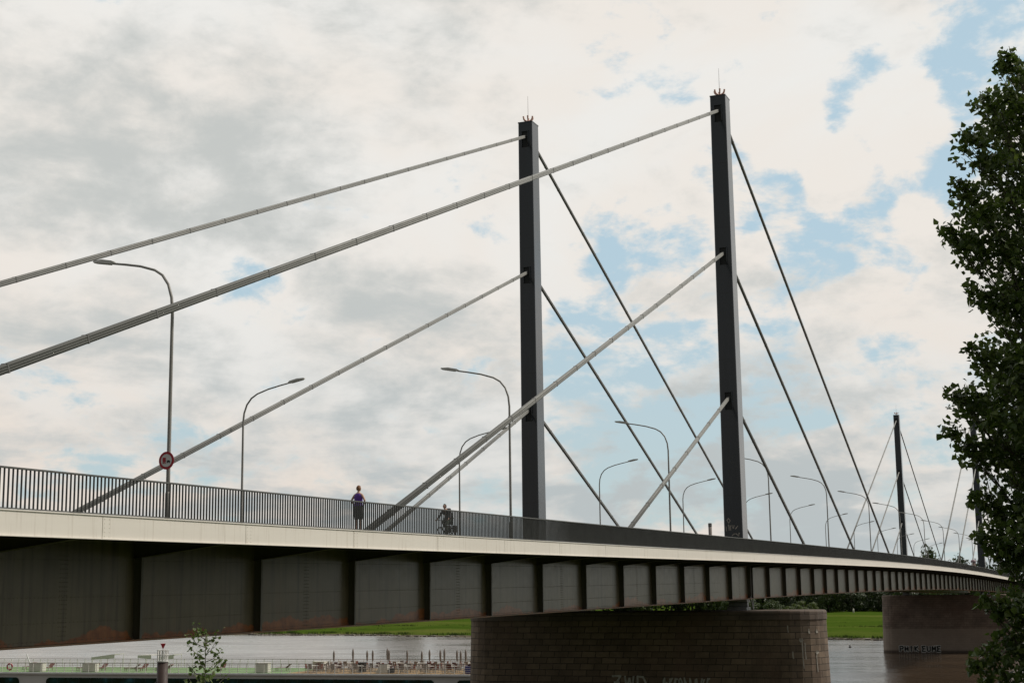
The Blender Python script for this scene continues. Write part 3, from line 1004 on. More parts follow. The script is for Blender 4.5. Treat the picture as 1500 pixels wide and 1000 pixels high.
# ------------------------------------------------------------------ small things on the bridge
ps = empty('post', (-16.8, -2.0, zd(-16.8))); tag(ps, 'short grey round post with darker cap behind the railing, just left of the near pylon', 'post')
mb = MB(); mb.lathe((0,0,0), [(.13,0),(.13,1.98)], 14); mb.build('shaft', MAT['post'], ps, True)
mb = MB(); mb.lathe((0,0,0), [(.14,1.982),(.14,2.2),(.12,2.24)], 14); mb.build('cap', MAT['postcap'], ps)
cb = empty('cabinet', (233.0, -.2, zd(233))); tag(cb, 'tall pale pink cabinet with rounded mauve cap beyond the railing near the far right pylon', 'cabinet')
mb = MB(); mb.box((0,0,1.4), (.8,.75,2.8)); bevel(mb.build('housing', MAT['pinkish'], cb), .03)
mb = MB(); mb.lathe((0,0,2.802), [(.58,0),(.6,.25),(.5,.5),(.3,.62),(.05,.66)], 16); mb.build('cap', MAT['mauve'], cb, True)

# ------------------------------------------------------------------ SETTING: ground, water
def grid_sheet(name, P, mat, label_kind='structure'):
    mb = MB(); ny = len(P[0])
    for row in P: mb.v += row
    for i in range(len(P) - 1):
        for j in range(ny - 1):
            q = i * ny + j; mb.f.append((q, q + ny, q + ny + 1, q + 1))
    o = mb.build(name, mat, None, True); o['kind'] = label_kind; return o
mb = MB(); mb.add([(-1500,-3000,WATER),(1500,-3000,WATER),(1500,3000,WATER),(-1500,3000,WATER)], [(0,1,2,3)])
river = mb.build('river', MAT['water']); river['kind'] = 'structure'
def shore_x(y):
    if y < 40: b = 347 - (40 - y) * .06
    else: b = 347 + (y - 40) * .215 + 6 * sin(y * .03)
    return b + 1.6 * sin(y * .11) + .9 * sin(y * .31 + 1)
ysr = [-1500, -900, -500, -300] + [-200 + 8 * i for i in range(76)] + [500, 700, 1000, 1500]
P = []
for d_, z in ((-6, -25.0), (0, -24.15), (3, -23.7), (10, -23.1), (30, -22.2), (55, -21.7), (70, -20.9), (110, -20.5), (170, -20.1), (260, -19.8), (600, -19), (3500, -14)):
    row = []
    for y in ysr:
        x = shore_x(max(min(y, 420), -300)) + d_
        zz = z + (.25 * sin(y * .07 + d_) + .15 * sin(y * .19 - d_ * .3) if 5 < d_ < 300 else 0)
        row.append((x, y, zz))
    P.append(row)
P = P[::-1]
grid_sheet('meadow', P, MAT['meadow'])
P = []
for d_, z in ((-3, -24.3), (1.5, -23.86), (3.4, -23.62)):
    P.append([(shore_x(max(min(y, 420), -300)) + d_, y, z + .05 + (.1 * sin(y * .5) if d_ > 1 else 0)) for y in ysr])
grid_sheet('shore', P[::-1], MAT['shore'])
P = []
for x, z in ((-1500, -14), (-140, -14.6), (-112, -15), (-95, -15.4), (-80, -17.5), (-60, -20.5), (-30, -22.3), (-15, -23.6), (-8, -25.5)):
    P.append([(x + 1.5 * sin(y * .05), y, z + .2 * sin(y * .11 + x)) for y in (-1500, -600, -300, -150, -100, -80, -60, -45, -30, -15, 0, 15, 30, 60, 100, 150, 300, 700, 1500)])
grid_sheet('near_bank', P[::-1], MAT['bank'])

r = random.Random(21)
mb = MB()
for k in range(900):
    y = r.uniform(-60, 330); x = shore_x(y) + r.gauss(1.2, 1.3); q = r.uniform(.15, .6)
    P8 = [(x + q * r.uniform(.6, 1.2) * a, y + q * 1.5 * r.uniform(.6, 1.2) * b, -24.0 + .1 * r.random() + q * .7 * r.uniform(.5, 1.1) * (1 if c else -.6)) for c in (0, 1) for a, b in ((-1,-1),(1,-1),(1,1),(-1,1))]
    mb.hexa(P8)
rk = mb.build('shore_stones', MAT['rocks']); tag(rk, 'grey stones scattered along the far waterline', 'stones', None, 'stuff')
mb = MB()
for k in range(420):
    y = r.uniform(-60, 330); dd = r.choice((5, 7, 28, 54, 60, 85, 120)) + r.uniform(-3, 3); cx_ = shore_x(y) + dd
    zz = -23.6 + min(dd, 60) * .032 + max(dd - 60, 0) * .01
    for j in range(26):
        px_, py_ = cx_ + r.gauss(0, .5), y + r.gauss(0, 1.5); h = r.uniform(.3, 1.0); t = r.uniform(-.3, .3)
        mb.add([(px_, py_ - .14, zz - .3), (px_, py_ + .14, zz - .3), (px_ + t * .4, py_ + t, zz + h)], [(0, 1, 2)])
rd = mb.build('reeds', MAT['leaf_mid']); tag(rd, 'tufts of taller grass and reeds along the far bank', 'reeds', None, 'stuff')

# ------------------------------------------------------------------ TREES
def leaf_poly(mb, c, nrm, tip, size, fold=.18):
    """poplar-like leaf: broad base, pointed tip, folded along the midrib"""
    n = Vector(nrm).normalized(); t = Vector(tip); t = (t - n * t.dot(n)).normalized(); s = n.cross(t)
    f = n * (-size * fold)
    c = Vector(c)
    v = [c, c + t * size * .30 + s * size * .46 + f, c + t * size * .62 + s * size * .30 + f * .8, c + t * size * 1.05, c + t * size * .62 - s * size * .30 + f * .8, c + t * size * .30 - s * size * .46 + f]
    mb.add(v, [(0, 3, 2, 1), (0, 5, 4, 3)])
def rvec(r): 
    while True:
        v = Vector((r.uniform(-1,1), r.uniform(-1,1), r.uniform(-1,1)))
        if .05 < v.length < 1: return v
def cluster(mb, c, rad, n, size, r, up=.3):
    for _ in range(n):
        p = Vector(c) + Vector((rvec(r).x * rad, rvec(r).y * rad, rvec(r).z * rad * .85))
        nr = rvec(r) + Vector((0, 0, up))
        leaf_poly(mb, p, nr, rvec(r) + Vector((0, 0, -.5)), size * r.uniform(.6, 1.15))

# the poplar at the right edge of the picture, close to the camera
r = random.Random(11)
TX, TY, TZ = -106.45, -30.05, -15.1
pop = empty('poplar_tree', (TX, TY, TZ)); tag(pop, 'tall leafy dark green poplar close by at the right edge', 'tree')
Rv = Vector((.3746, -.9272, 0)); Fv = Vector((.9272, .3746, 0))     # across / along the view
trunk = MB(); leaves = MB()
def T(a, b, z): return Rv * a + Fv * b + Vector((0, 0, z))
trunk.tube([T(0,0,0), T(.03,0,3), T(0,.03,7), T(.04,0,10.5), T(.02,0,12.6), T(0,0,13.7)], [.2,.17,.13,.09,.05,.015], 10)
# boughs: explicit ones give the outline towards the camera's side, the rest fill the crown
EXPL = [(-1.64, 13.43, -1.33, 0.12, 26), (-1.67, 13.32, -1.31, 0.14, 34), (-1.88, 12.88, -1.24, 0.17, 40), (-1.59, 12.88, -1.24, 0.2, 60), (-2.15, 12.48, -1.17, 0.15, 34), (-1.92, 12.24, -1.13, 0.2, 50), (-2.24, 11.91, -1.08, 0.13, 36), (-2.02, 11.68, -1.04, 0.2, 60), (-2.35, 11.41, -0.99, 0.12, 34), (-2.16, 11.27, -0.97, 0.16, 44), (-1.85, 11.2, -0.96, 0.22, 60), (-2.04, 10.69, -0.87, 0.15, 40), (-1.79, 10.56, -0.85, 0.2, 60), (-2.1, 10.01, -0.76, 0.1, 22), (-1.87, 9.93, -0.74, 0.2, 60), (-2.3, 9.49, -0.67, 0.13, 34), (-2.04, 9.37, -0.65, 0.2, 60), (-2.33, 9.06, -0.59, 0.14, 40), (-2.14, 8.85, -0.56, 0.18, 50), (-1.88, 8.81, -0.55, 0.22, 60), (-2.03, 8.29, -0.46, 0.15, 44), (-1.86, 8.13, -0.44, 0.2, 60), (-1.98, 7.81, -0.39, 0.15, 44), (-1.74, 7.61, -0.35, 0.2, 50), (-1.97, 7.06, -0.26, 0.13, 36), (-1.75, 6.97, -0.24, 0.18, 50), (-1.69, 6.61, -0.18, 0.2, 50), (-2.12, 6.32, -0.13, 0.1, 30), (-1.96, 6.46, -0.16, 0.16, 40), (-1.92, 6.02, -0.09, 0.2, 50)]
bough_pts = []
def bough(start_h, tip, rad):
    a = Vector((0, 0, start_h)); b = Vector(tip)
    mid = a.lerp(b, .5) + Vector((0, 0, -.12 * (b - a).length)) + rvec(r) * .05
    pts = [a, a.lerp(mid, .5) + rvec(r) * .03, mid, mid.lerp(b, .55) + rvec(r) * .04, b]
    Ln = (b - a).length
    trunk.tube(pts, [.010 + .008 * Ln, .009 + .005 * Ln, .008 + .003 * Ln, .006, .003], 6)
    return pts
for (a, z, b, rad, n) in EXPL:
    n = int(n * 2.3)
    tip = T(a, b, z)
    pts = bough(max(z - .9 - .5 * abs(a), .8), tip, rad)
    cluster(leaves, tip, rad, int(n * .55), .09, r)
    cluster(leaves, tip + T(.12, 0, -.1), rad * 1.15, int(n * .35), .09, r)
    for k in range(int(n * .45)):
        p = pts[3].lerp(pts[4], r.random()) if r.random() < .6 else pts[2].lerp(pts[3], r.random())
        cluster(leaves, p, .16, 1, .075, r)
    for k in range(4):
        q = tip + rvec(r) * rad
        trunk.tube([pts[3], pts[3].lerp(q, .5) + rvec(r) * .03, q], [.006, .005, .003], 4, False)
OUT = sorted((e[1], e[0] - e[3] * .6) for e in EXPL)
def left_edge(z):
    lo = [o for o in OUT if abs(o[0] - z) < .14]
    return min(o[1] for o in lo) if lo else -1.62
for k in range(430):
    z = r.uniform(5.6, 13.4); e = left_edge(z)
    a = r.uniform(e + .26, -1.2); b = r.uniform(-1.35, .15)
    tip = T(a, b, z)
    base = T(a * .55, b * .5, z - .55)
    trunk.tube([base, base.lerp(tip, .5) + rvec(r) * .06 - Vector((0, 0, .05)), tip], [.007, .005, .002], 4, False)
    cluster(leaves, tip, .17, 20, .088, r)
def crown_r(z):
    t = (z - 1.6) / 12.4
    if t < 0 or t > 1: return 0
    return 1.75 * (min(t / .12, 1) ** .6) * (1 - t ** 6) ** .7
for k in range(900):
    z = r.uniform(1.9, 13.75)
    w = r.uniform(0, 2 * pi); cr = crown_r(z)
    q = cr * sqrt(r.uniform(.12, 1)) * r.uniform(.75, 1.05)
    a, b = q * cos(w), q * sin(w)
    tip = T(a, b, z)
    # the screen-side outline is set by the explicit boughs
    if a < left_edge(z) + .3: continue
    pts = bough(max(z - .7 - .5 * q, .6), tip, .25)
    f = 1 if a < .3 else .5
    cluster(leaves, tip, .30, int(52 * f), .09, r)
    cluster(leaves, pts[3], .25, int(26 * f), .09, r)
    cluster(leaves, pts[2], .2, int(7 * f), .075, r)
trunk.build('trunk', MAT['bark'], pop, True)
leaves.build('crown', MAT['poplar'], pop)

# unseen poplars added outside the right edge to shade the girder's left part
for i, (x, y, z, k) in enumerate(((-62, -41, -20.3, 1.5), (-52, -47, -20.9, 1.65), (-45, -38, -21.3, 1.5), (-37, -44, -21.8, 1.7), (-28, -37, -22.3, 1.55), (-22, -46, -22.8, 1.65), (-15.5, -38, -23.4, 1.6), (-70, -50, -19, 1.5))):
    o = copy_tree(pop); o.location = (x, y, z); o.scale = (k * 1.15, k * 1.15, k); o.rotation_euler = (0, 0, 1.1 * i + .5)
    tag(o, 'unseen leafy poplar added beyond the right edge of the view to shade the girder', 'tree', 'added unseen poplars shading the girder')

# young trees on the near bank, tops rising into the picture
def sapling(loc, seed, H, spread, label, leafn=13):
    r = random.Random(seed)
    o = empty('young_tree', loc); tag(o, label, 'young tree', 'young trees on the near bank')
    tb = MB(); lb = MB()
    tb.tube([(0,0,0), (.03,.02,H*.4), (0,0,H*.75), (.015,0,H)], [.05,.032,.016,.004], 8)
    k = 0
    z = H * .25
    while z < H * .99:
        w = k * 2.4 + r.uniform(-.4, .4); k += 1
        t = (z / H - .25) / .75
        ln = spread * (1 - .7 * t) * r.uniform(.7, 1.1)
        a = Vector((0, 0, z)); b = a + Vector((cos(w) * ln, sin(w) * ln, ln * .75))
        m = a.lerp(b, .5) + Vector((0, 0, -.05))
        tb.tube([a, m, b], [.008, .006, .0025], 5)
        for q in range(leafn):
            u = r.uniform(.25, 1.03)
            p = (a.lerp(m, u * 2) if u < .5 else m.lerp(b, u * 2 - 1)) + rvec(r) * .075
            leaf_poly(lb, p, rvec(r) + Vector((0,0,.5)), rvec(r) + Vector((0,0,-.6)), .078 * r.uniform(.65, 1.2))
        z += .062
    tb.build('trunk', MAT['bark'], o, True); lb.build('crown', MAT['sapling'], o)
    return o
sapling((-104.27, -15.4, -15.2), 5, 6.78, 1.0, 'slim young tree with pale leaves in front of the ship, right of the mooring post')
sapling((-107.05, -10.9, -15.2), 8, 6.34, .75, 'young tree whose twig shows at the left edge in front of the ship')

# distant trees: three crowns, each tree with its own trunk
def crown_proto(seed, mat, shape):
    r = random.Random(seed); mb = MB()
    blobs = []
    for k in range(44):
        t = r.random(); w = r.uniform(0, 2*pi)
        z = .06 + .88 * t
        q = (.5 * sin(pi * min(max((z + .12) / 1.14, 0), 1)) ** .6) * shape * sqrt(r.uniform(.15, 1))
        blobs.append((Vector((q * cos(w), q * sin(w), z)), r.uniform(.09, .17)))
    for c, rad in blobs:
        for _ in range(80):
            d = rvec(r).normalized(); p = c + d * rad * r.uniform(.72, 1.08) * Vector((1, 1, .85)).x
            n = d + rvec(r) * .6
            leaf_poly(mb, p, n, rvec(r), .05 * r.uniform(.6, 1.3), .1)
    return mb
protos = []
for i, (mk, sh) in enumerate((('leaf_dark', 1.0), ('leaf_mid', .85), ('leaf_light', 1.1))):
    t = empty('broadleaf_tree', (0, 0, 0))
    crown_proto(30 + i, None, sh).build('crown', MAT[mk], t)
    mb = MB(); mb.tube([(0,0,-.02), (.01,.0,.2), (0,.01,.5), (.02,0,.8)], [.03,.024,.016,.005], 7)
    for k in range(5):
        w = k * 1.3; mb.tube([(0,0,.25 + .08*k), (.12*cos(w), .12*sin(w), .38 + .09*k), (.24*cos(w), .24*sin(w), .5 + .08*k)], [.012,.008,.004], 5)
    mb.build('trunk', MAT['bark'], t, True)
    protos.append(t)
used = [False] * 3
def tree(kind, x, y, z, h, w, label, group):
    o = copy_tree(protos[kind]) if used[kind] else protos[kind]
    used[kind] = True
    o.location = (x, y, z); o.scale = (w, w, h); o.rotation_euler = (0, 0, rnd.uniform(0, 6.28))
    tag(o, label, 'tree', group); return o
G1 = 'trees at the edge of the far meadow'
KL = ['dark green broadleaf tree among the row at the far edge of the meadow', 'mid green broadleaf tree among the row at the far edge of the meadow', 'pale green rounded tree among the row at the far edge of the meadow']
y = -120
while y < 330:
    k = rnd.choice((0, 0, 0, 1))
    tree(k, 655 + rnd.uniform(-14, 14) + (0 if y < 130 else -.35 * (y - 130)), y, -20.3, rnd.uniform(20, 26), rnd.uniform(17, 22), KL[k], G1)
    y += rnd.uniform(8, 12)
for (x, y) in ((615, 112), (612, 100), (618, 90), (625, 78), (622, 66), (628, 122)):
    k = 0 if y not in (100,) else 1
    tree(k, x, y, -20.3, rnd.uniform(13, 17), rnd.uniform(13, 17), KL[k], G1)
for (x, y, h, w, k) in ((520, 108, 8.0, 12, 1), (534, 97, 7.5, 11, 2), (527, 120, 9, 12, 1), (548, 132, 11, 13, 1), (470, 88, 6.6, 9, 2)):
    tree(k, x, y, -21.2, h, w, ['', 'mid green bushy tree low on the meadow behind the near pier', 'light green bush showing above the near pier top'][k], 'bushes on the meadow behind the near pier')
for (x, y, zt, w, k, lab) in ((520.7, 41.2, 7.6, 12, 1, 'leafy treetop rising over the bridge railing between two far pylons, leftmost of three'), (547, 30.5, 3.4, 14, 0, 'rounded dark treetop over the railing left of the far right pylon'), (555, 12, 1.2, 15, 1, 'treetop over the railing just right of the far right pylon')):
    tree(k, x, y, -20.6, zt + 20.6, w, lab, 'treetops over the bridge deck')

# things on the far bank and the water
mp = empty('marker_post', (595, 85.4, -20.4)); tag(mp, 'small white marker post on the far meadow before the trees', 'post')
mb = MB(); mb.lathe((0,0,0), [(.38,0),(.36,2.3),(.2,2.7)], 10); mb.build('shaft', MAT['canvas'], mp, True)
by_ = empty('buoy', (290.2, 38.15, WATER)); tag(by_, 'tiny dark buoy floating on the river between the two piers', 'buoy')
mb = MB(); mb.lathe((0,0,-.2), [(.1,0),(.36,.15),(.36,.4),(.16,.55)], 12); mb.build('float', MAT['black_box'], by_, True)
mb = MB(); mb.lathe((0,0,.352), [(.12,0),(.12,.25),(.02,.4)], 10); mb.build('top_mark', MAT['black_box'], by_, True)

# ------------------------------------------------------------------ MOORING DOLPHIN
dp = empty('mooring_post', (-1.3, 57.4, WATER)); tag(dp, 'thick brown steel mooring post with white cage and red triangle on top, before the ship', 'mooring post')
mb = MB(); mb.lathe((0,0,0), [(.53,-3),(.53,9.75)], 24); mb.build('pile', MAT['pile'], dp, True)
mb = MB(); mb.lathe((0,0,9.752), [(.60,0),(.60,.1)], 24)
for k in range(12):
    w = 2*pi*k/12; mb.box((.53*cos(w), .53*sin(w), 10.37), (.12,.03,1.02), w + pi/2)
mb.build('cage', MAT['white'], dp)
mb = MB()
for z in (10.43, 10.88):
    mb.tube([(.56*cos(2*pi*k/24), .56*sin(2*pi*k/24), z) for k in range(25)], .035, 6, False)
mb.build('cage_ring', MAT['white'], dp)
mb = MB(); mb.tube([(0,0,9.83),(0,0,11.0)], .04, 6); mb.build('rod', MAT['white'], dp)
mb = MB(); mb.lathe((0,0,11.0), [(.03,0),(.30,.48),(.30,.52)], 4); mb.build('topmark', MAT['red'], dp)
mb = MB(); mb.tube([(-.6,.25,7.2),(-.72,.3,7.3),(-.72,.3,7.75),(-.6,.25,7.85)], .07, 6); mb.build('bollard_hook', MAT['rubber'], dp)

# ------------------------------------------------------------------ RIVER CRUISE SHIP
SA = Vector((25.0, 35.5, 0)); ang = atan2(1.0, -.075)
ship = empty('cruise_ship', (SA.x, SA.y, WATER), ang - pi/2)
tag(ship, 'long white river cruise ship with railed sun deck and dark window band', 'ship')
DZ = 7.3       # sun deck edge above water
LA, LB, BW = -22.0, 118.0, 11.4         # along local y from stern to bow; local x across (0 = near side)
def shp(mb, n, m, parent=None, sm=False): return mb.build(n, m, parent or ship, sm)
mb = MB()
# hull: tapered at both ends
sec = []
for yy, ins, zt in ((LA, 2.6, 1.6), (LA + 3, .5, 1.6), (LA + 8, 0, 1.6), (LB - 16, 0, 1.6), (LB - 7, 1.6, 1.9), (LB, 5.2, 2.4)):
    sec.append([(ins, yy, -1.5), (BW - ins, yy, -1.5), (BW - ins, yy, zt), (ins, yy, zt)])
for q in sec: mb.v += q
for i in range(len(sec) - 1):
    for k in range(4): mb.f.append((i*4+k, i*4+(k+1) % 4, i*4+4+(k+1) % 4, i*4+4+k))
mb.f += [(0,1,2,3)[::-1], tuple(len(mb.v) - 4 + k for k in range(4))]
shp(mb, 'hull', MAT['ship_hull'])
# superstructure: white side with openings; windows set 6 cm in
Y0, Y1 = LA + 2, LB - 14
mb = MB(); mb.box((BW/2, (Y0+Y1)/2, (1.6 + DZ - .3)/2), (BW - .3, Y1 - Y0, DZ - .3 - 1.6)); shp(mb, 'superstructure', MAT['ship_white'])
mb = MB(); mb.box((BW/2, (Y0+Y1)/2, DZ - .16), (BW + .1, Y1 - Y0 + .4, .30)); bevel(shp(mb, 'deck_edge', MAT['ship_white']), .1, 3)
def band(y0, y1, z0, z1, name):
    # rounded dark window band, with mullions
    mb = MB(); r = .5; P = []
    for cy, cz, a0 in ((y1 - r, z1 - r, 0), (y0 + r, z1 - r, 90), (y0 + r, z0 + r, 180), (y1 - r, z0 + r, 270)):
        for k in range(6):
            w = radians(a0 + 90 * k / 5); P.append((cy + r * cos(w), cz + r * sin(w)))
    n = len(P)
    mb.v += [(.07, p[0], p[1]) for p in P] + [(.2, p[0], p[1]) for p in P]
    mb.f += [tuple(range(n))] + [(k, n + k, n + (k+1) % n, (k+1) % n) for k in range(n)]
    o = shp(mb, name, MAT['glass'])
    mb = MB(); yy = y0 + 1.5
    while yy < y1 - 1: mb.box((.06, yy, (z0+z1)/2), (.03, .05, z1 - z0 - .06)); yy += 1.5
    shp(mb, 'mullions', MAT['black'], o)
for (a, b) in ((4.6, 54.2), (58.0, 100.0), (-18, 2.0)):
    band(a, b, 4.75, DZ - .62, 'window_band'); band(a, b, 2.1, 4.1, 'window_band')
mb = MB(); mb.box((BW/2, 16 + Y0/2 - 8, DZ + .0), (BW - .4, 29 - Y0, .05)); shp(mb, 'wooden_deck', MAT['deck_wood'])
mb = MB(); mb.box((BW/2, (29.02 - 8 + Y1 + 8)/2 - 4, DZ + .0), (BW - .4, 0, .05)) if False else mb.box((BW/2, (21.2 + Y1)/2, DZ - .002), (BW - .4, Y1 - 21.2, .045)); shp(mb, 'green_deck', MAT['deck_green'])
def rail(x):
    mb = MB(); yy = Y0 + .3; k = 0
    while yy < Y1: mb.box((x, yy, DZ + .53), (.06, .06, 1.06)); yy += 1.1
    for z in (.22, .42, .62, .84): mb.box((x, (Y0+Y1)/2, DZ + z), (.03, Y1 - Y0, .034))
    o = shp(mb, 'deck_railing', MAT['ship_rail'])
    mb = MB(); mb.box((x, (Y0+Y1)/2, DZ + 1.06), (.07, Y1 - Y0, .05)); shp(mb, 'handrail', MAT['pole_wood'], o)
rail(.25); rail(BW - .25)

SM = Matrix.Translation(ship.location) @ Matrix.Rotation(ang - pi/2, 4, 'Z')
def on(x, y, z=.03): return SM @ Vector((x, y, DZ + z))
SR = ang - pi/2
# closed parasols
par = empty('parasol')
mb = MB(); mb.lathe((0,0,0), [(.3,0),(.3,.07),(.06,.1)], 12); mb.build('base', MAT['post'], par)
mb = MB(); mb.tube([(0,0,.08),(0,0,2.35)], .03, 8); mb.build('pole', MAT['pole_wood'], par)
mb = MB(); mb.lathe((0,0,0), [(.07,1.05),(.10,1.25),(.13,1.75),(.12,2.0),(.08,2.2),(.02,2.38)], 9); mb.build('folded_canopy', MAT['parasol'], par, True)
PP = [(8.2, 20.3), (7.2, 17.4), (8.6, 16.2), (7.2, 14.9), (8.5, 13.6), (5.6, 12.2), (8.5, 11.1), (7.0, 8.7), (8.7, 8.4), (8.0, 6.8), (6.9, 5.9), (8.7, 5.0), (7.7, 4.2), (6.6, 3.2), (8.7, 2.4), (7.9, 1.5)]
for i, (x, y) in enumerate(PP):
    o = par if i == 0 else copy_tree(par)
    o.location = on(x, y); o.rotation_euler = (0, 0, rnd.uniform(0, 3)); o.scale = (1, 1, rnd.uniform(.93, 1.06))
    pos = 'leftmost closed' if i == 0 else ('rightmost closed' if i == 15 else '%s from the left of the closed' % (ORD[i] if i < 12 else ['thirteenth', 'fourteenth', 'fifteenth'][i - 12]))
    tag(o, pos + ' grey parasols standing on the ship\'s sun deck', 'parasol', 'closed parasols on the sun deck')
# tables and chairs
tab = empty('deck_table')
mb = MB(); mb.box((0,0,.74), (.85,.85,.04)); mb.build('table_top', MAT['canvas'], tab)
mb = MB(); mb.tube([(0,0,.03),(0,0,.72)], .04, 8); mb.box((0,0,.02),(.5,.5,.04)); mb.build('pedestal', MAT['lamp'], tab)
def chair(name, mat):
    c = empty(name)
    mb = MB(); mb.box((0,0,.44), (.48,.48,.05)); mb.build('seat', mat, c)
    mb = MB(); mb.box((0,-.23,.72), (.46,.04,.5), 0, Matrix.Rotation(radians(10), 3, 'X')); mb.build('backrest', mat, c)
    for sx in (-.21, .21):
        for sy in (-.21, .21):
            mb = MB(); mb.box((sx, sy, .2075), (.035,.035,.41)); mb.build('leg', MAT['lamp'], c)
    for s in (-.25, .25):
        mb = MB(); mb.box((s, 0, .64), (.04,.45,.03)); mb.build('armrest', mat, c)
    return c
c1 = chair('deck_chair', MAT['grey_wicker']); c2 = chair('deck_chair', MAT['brown_wood'])
u1 = u2 = ut = False
r = random.Random(4)
TT = [(2.0, y) for y in (20.0, 17.2, 14.4, 8.7, 5.9, 3.2)] + [(4.8, y) for y in (19.0, 15.9, 13.6, 10.2, 7.4, 4.4, 1.6)] + [(8.9, y) for y in (18.7, 12.4, 9.8, 7.3, 3.6)] + [(3.0, 11.4), (6.3, 20.8), (2.2, .8)]
for i, (x, y) in enumerate(TT):
    o = copy_tree(tab) if ut else tab; ut = True
    o.location = on(x, y); o.rotation_euler = (0, 0, SR)
    tag(o, 'white topped table among the crowded seats on the ship\'s sun deck', 'table', 'tables on the sun deck')
    for k in range(4):
        w = k * pi/2 + SR
        brown = r.random() < .4
        if brown: q = copy_tree(c2) if u2 else c2; u2 = True
        else: q = copy_tree(c1) if u1 else c1; u1 = True
        p = on(x, y); d = Vector((cos(w), sin(w), 0)) * r.uniform(.72, .85)
        q.location = p + d; q.rotation_euler = (0, 0, w + pi/2 + r.uniform(-.2, .2))
        tag(q, ('reddish brown' if brown else 'grey wicker') + ' armchair at a table on the ship\'s crowded sun deck', 'chair', ('brown' if brown else 'grey') + ' chairs on the sun deck')
# loungers, lockers, canvas covers on the green deck to the left
lo = empty('sun_lounger')
mb = MB(); mb.box((0,.25,.34), (.62,1.3,.06)); mb.build('bed', MAT['brown_wood'], lo)
mb = MB(); mb.box((0,-.66,.55), (.62,.75,.06), 0, Matrix.Rotation(radians(-38), 3, 'X')); mb.build('backrest', MAT['brown_wood'], lo)
for sx in (-.27,.27):
    for sy in (-.5,.8):
        mb = MB(); mb.box((sx,sy,.155),(.05,.05,.31)); mb.build('leg', MAT['brown_wood'], lo)
LL = [(3.4,51.2),(3.6,50.0),(3.4,48.8),(3.2,44.4),(3.5,43.2),(5.0,41.6),(3.2,39.9),(5.2,33.5),(3.6,27.5),(5.2,25.4),(3.4,56.3),(6.0,60.8)]
for i, (x, y) in enumerate(LL):
    o = copy_tree(lo) if i else lo
    o.location = on(x, y); o.rotation_euler = (0, 0, SR + r.uniform(-.25, .25) + (pi/2 if i % 3 else 0))
    tag(o, 'red brown wooden lounger on the green part of the ship\'s sun deck', 'lounger', 'loungers on the sun deck')
def deck_box(x, y, w, d, h, mat, lab, name='locker', cat='locker', rot=0, lid=True):
    o = empty(name, on(x, y), SR + rot); tag(o, lab, cat)
    mb = MB(); mb.box((0,0,h/2), (d,w,h)); bevel(mb.build('body', mat, o), .02)
    if lid:
        mb = MB(); mb.box((0,0,h + .022), (d + .08, w + .08, .04)); mb.build('lid', mat, o)
    return o
deck_box(1.3, 56.3, 1.9, .8, .96, MAT['canvas'], 'white locker on the ship deck, leftmost')
deck_box(1.3, 48.9, 1.8, .8, .96, MAT['canvas'], 'white locker on the ship deck left of the mooring post')
deck_box(1.3, 26.0, 1.5, .8, 1.05, MAT['canvas'], 'white locker on the ship deck right of the young tree')
deck_box(6.5, 21.3, 1.5, .9, .98, MAT['canvas'], 'white counter by the leftmost closed parasol on the ship deck')
deck_box(3.2, 14.5, .75, .7, 1.05, MAT['black_box'], 'black barbecue box among the ship deck chairs', 'cooker', 'cooker')
deck_box(1.3, 10.1, .5, .5, .5, MAT['black_box'], 'small dark box by the white canvas windbreak on the ship deck', 'box', 'box')
deck_box(1.2, .9, .75, .7, .78, MAT['blue_box'], 'dark blue box at the right end of the ship deck', 'box', 'box')
def awning(x, y, w, d, z0, z1, lab):
    o = empty('awning', on(x, y), SR); tag(o, lab, 'awning', 'canvas awnings on the sun deck')
    mb = MB(); h = .05
    P = [(-d/2,-w/2,z0),(d/2,-w/2,z0),(d/2,w/2,z1),(-d/2,w/2,z1)]
    mb.hexa(P + [(p[0],p[1],p[2]+h) for p in P]); 
    mb.add([(-d/2-.01,-w/2,z0-.45),(-d/2-.01,w/2,z1-.25),(-d/2-.01,w/2,z1),(-d/2-.01,-w/2,z0)], [(0,1,2,3)])
    mb.build('canopy', MAT['canvas'], o)
    for sx in (-d/2+.05, d/2-.05):
        for sy in (-w/2+.06, w/2-.06):
            mb = MB(); mb.tube([(sx,sy,0),(sx,sy,(z0 if sy < 0 else z1) - .002)], .03, 6); mb.build('leg', MAT['ship_rail'], o)
awning(8.2, 51.0, 3.3, 2.2, 1.75, 1.35, 'long sloping white awning over red brown loungers on the ship deck')
awning(8.2, 45.2, 1.9, 2.0, 1.65, 1.6, 'flat white awning left of the mooring post on the ship deck')
awning(8.4, 42.3, 2.1, 2.0, 1.7, 1.4, 'white awning right behind the mooring post on the ship deck')
# canvas wedge
o = empty('windbreak', on(1.0, 11.2), SR); tag(o, 'sloping white canvas windbreak near the middle of the ship deck', 'windbreak')
mb = MB(); mb.hexa([(-.05,-.7,0),(.9,-.7,0),(.9,.75,0),(-.05,.75,0),(-.02,-.7,.98),(.6,-.7,.98),(.6,.2,.98),(-.02,.2,.98)]); mb.build('canvas', MAT['canvas'], o)
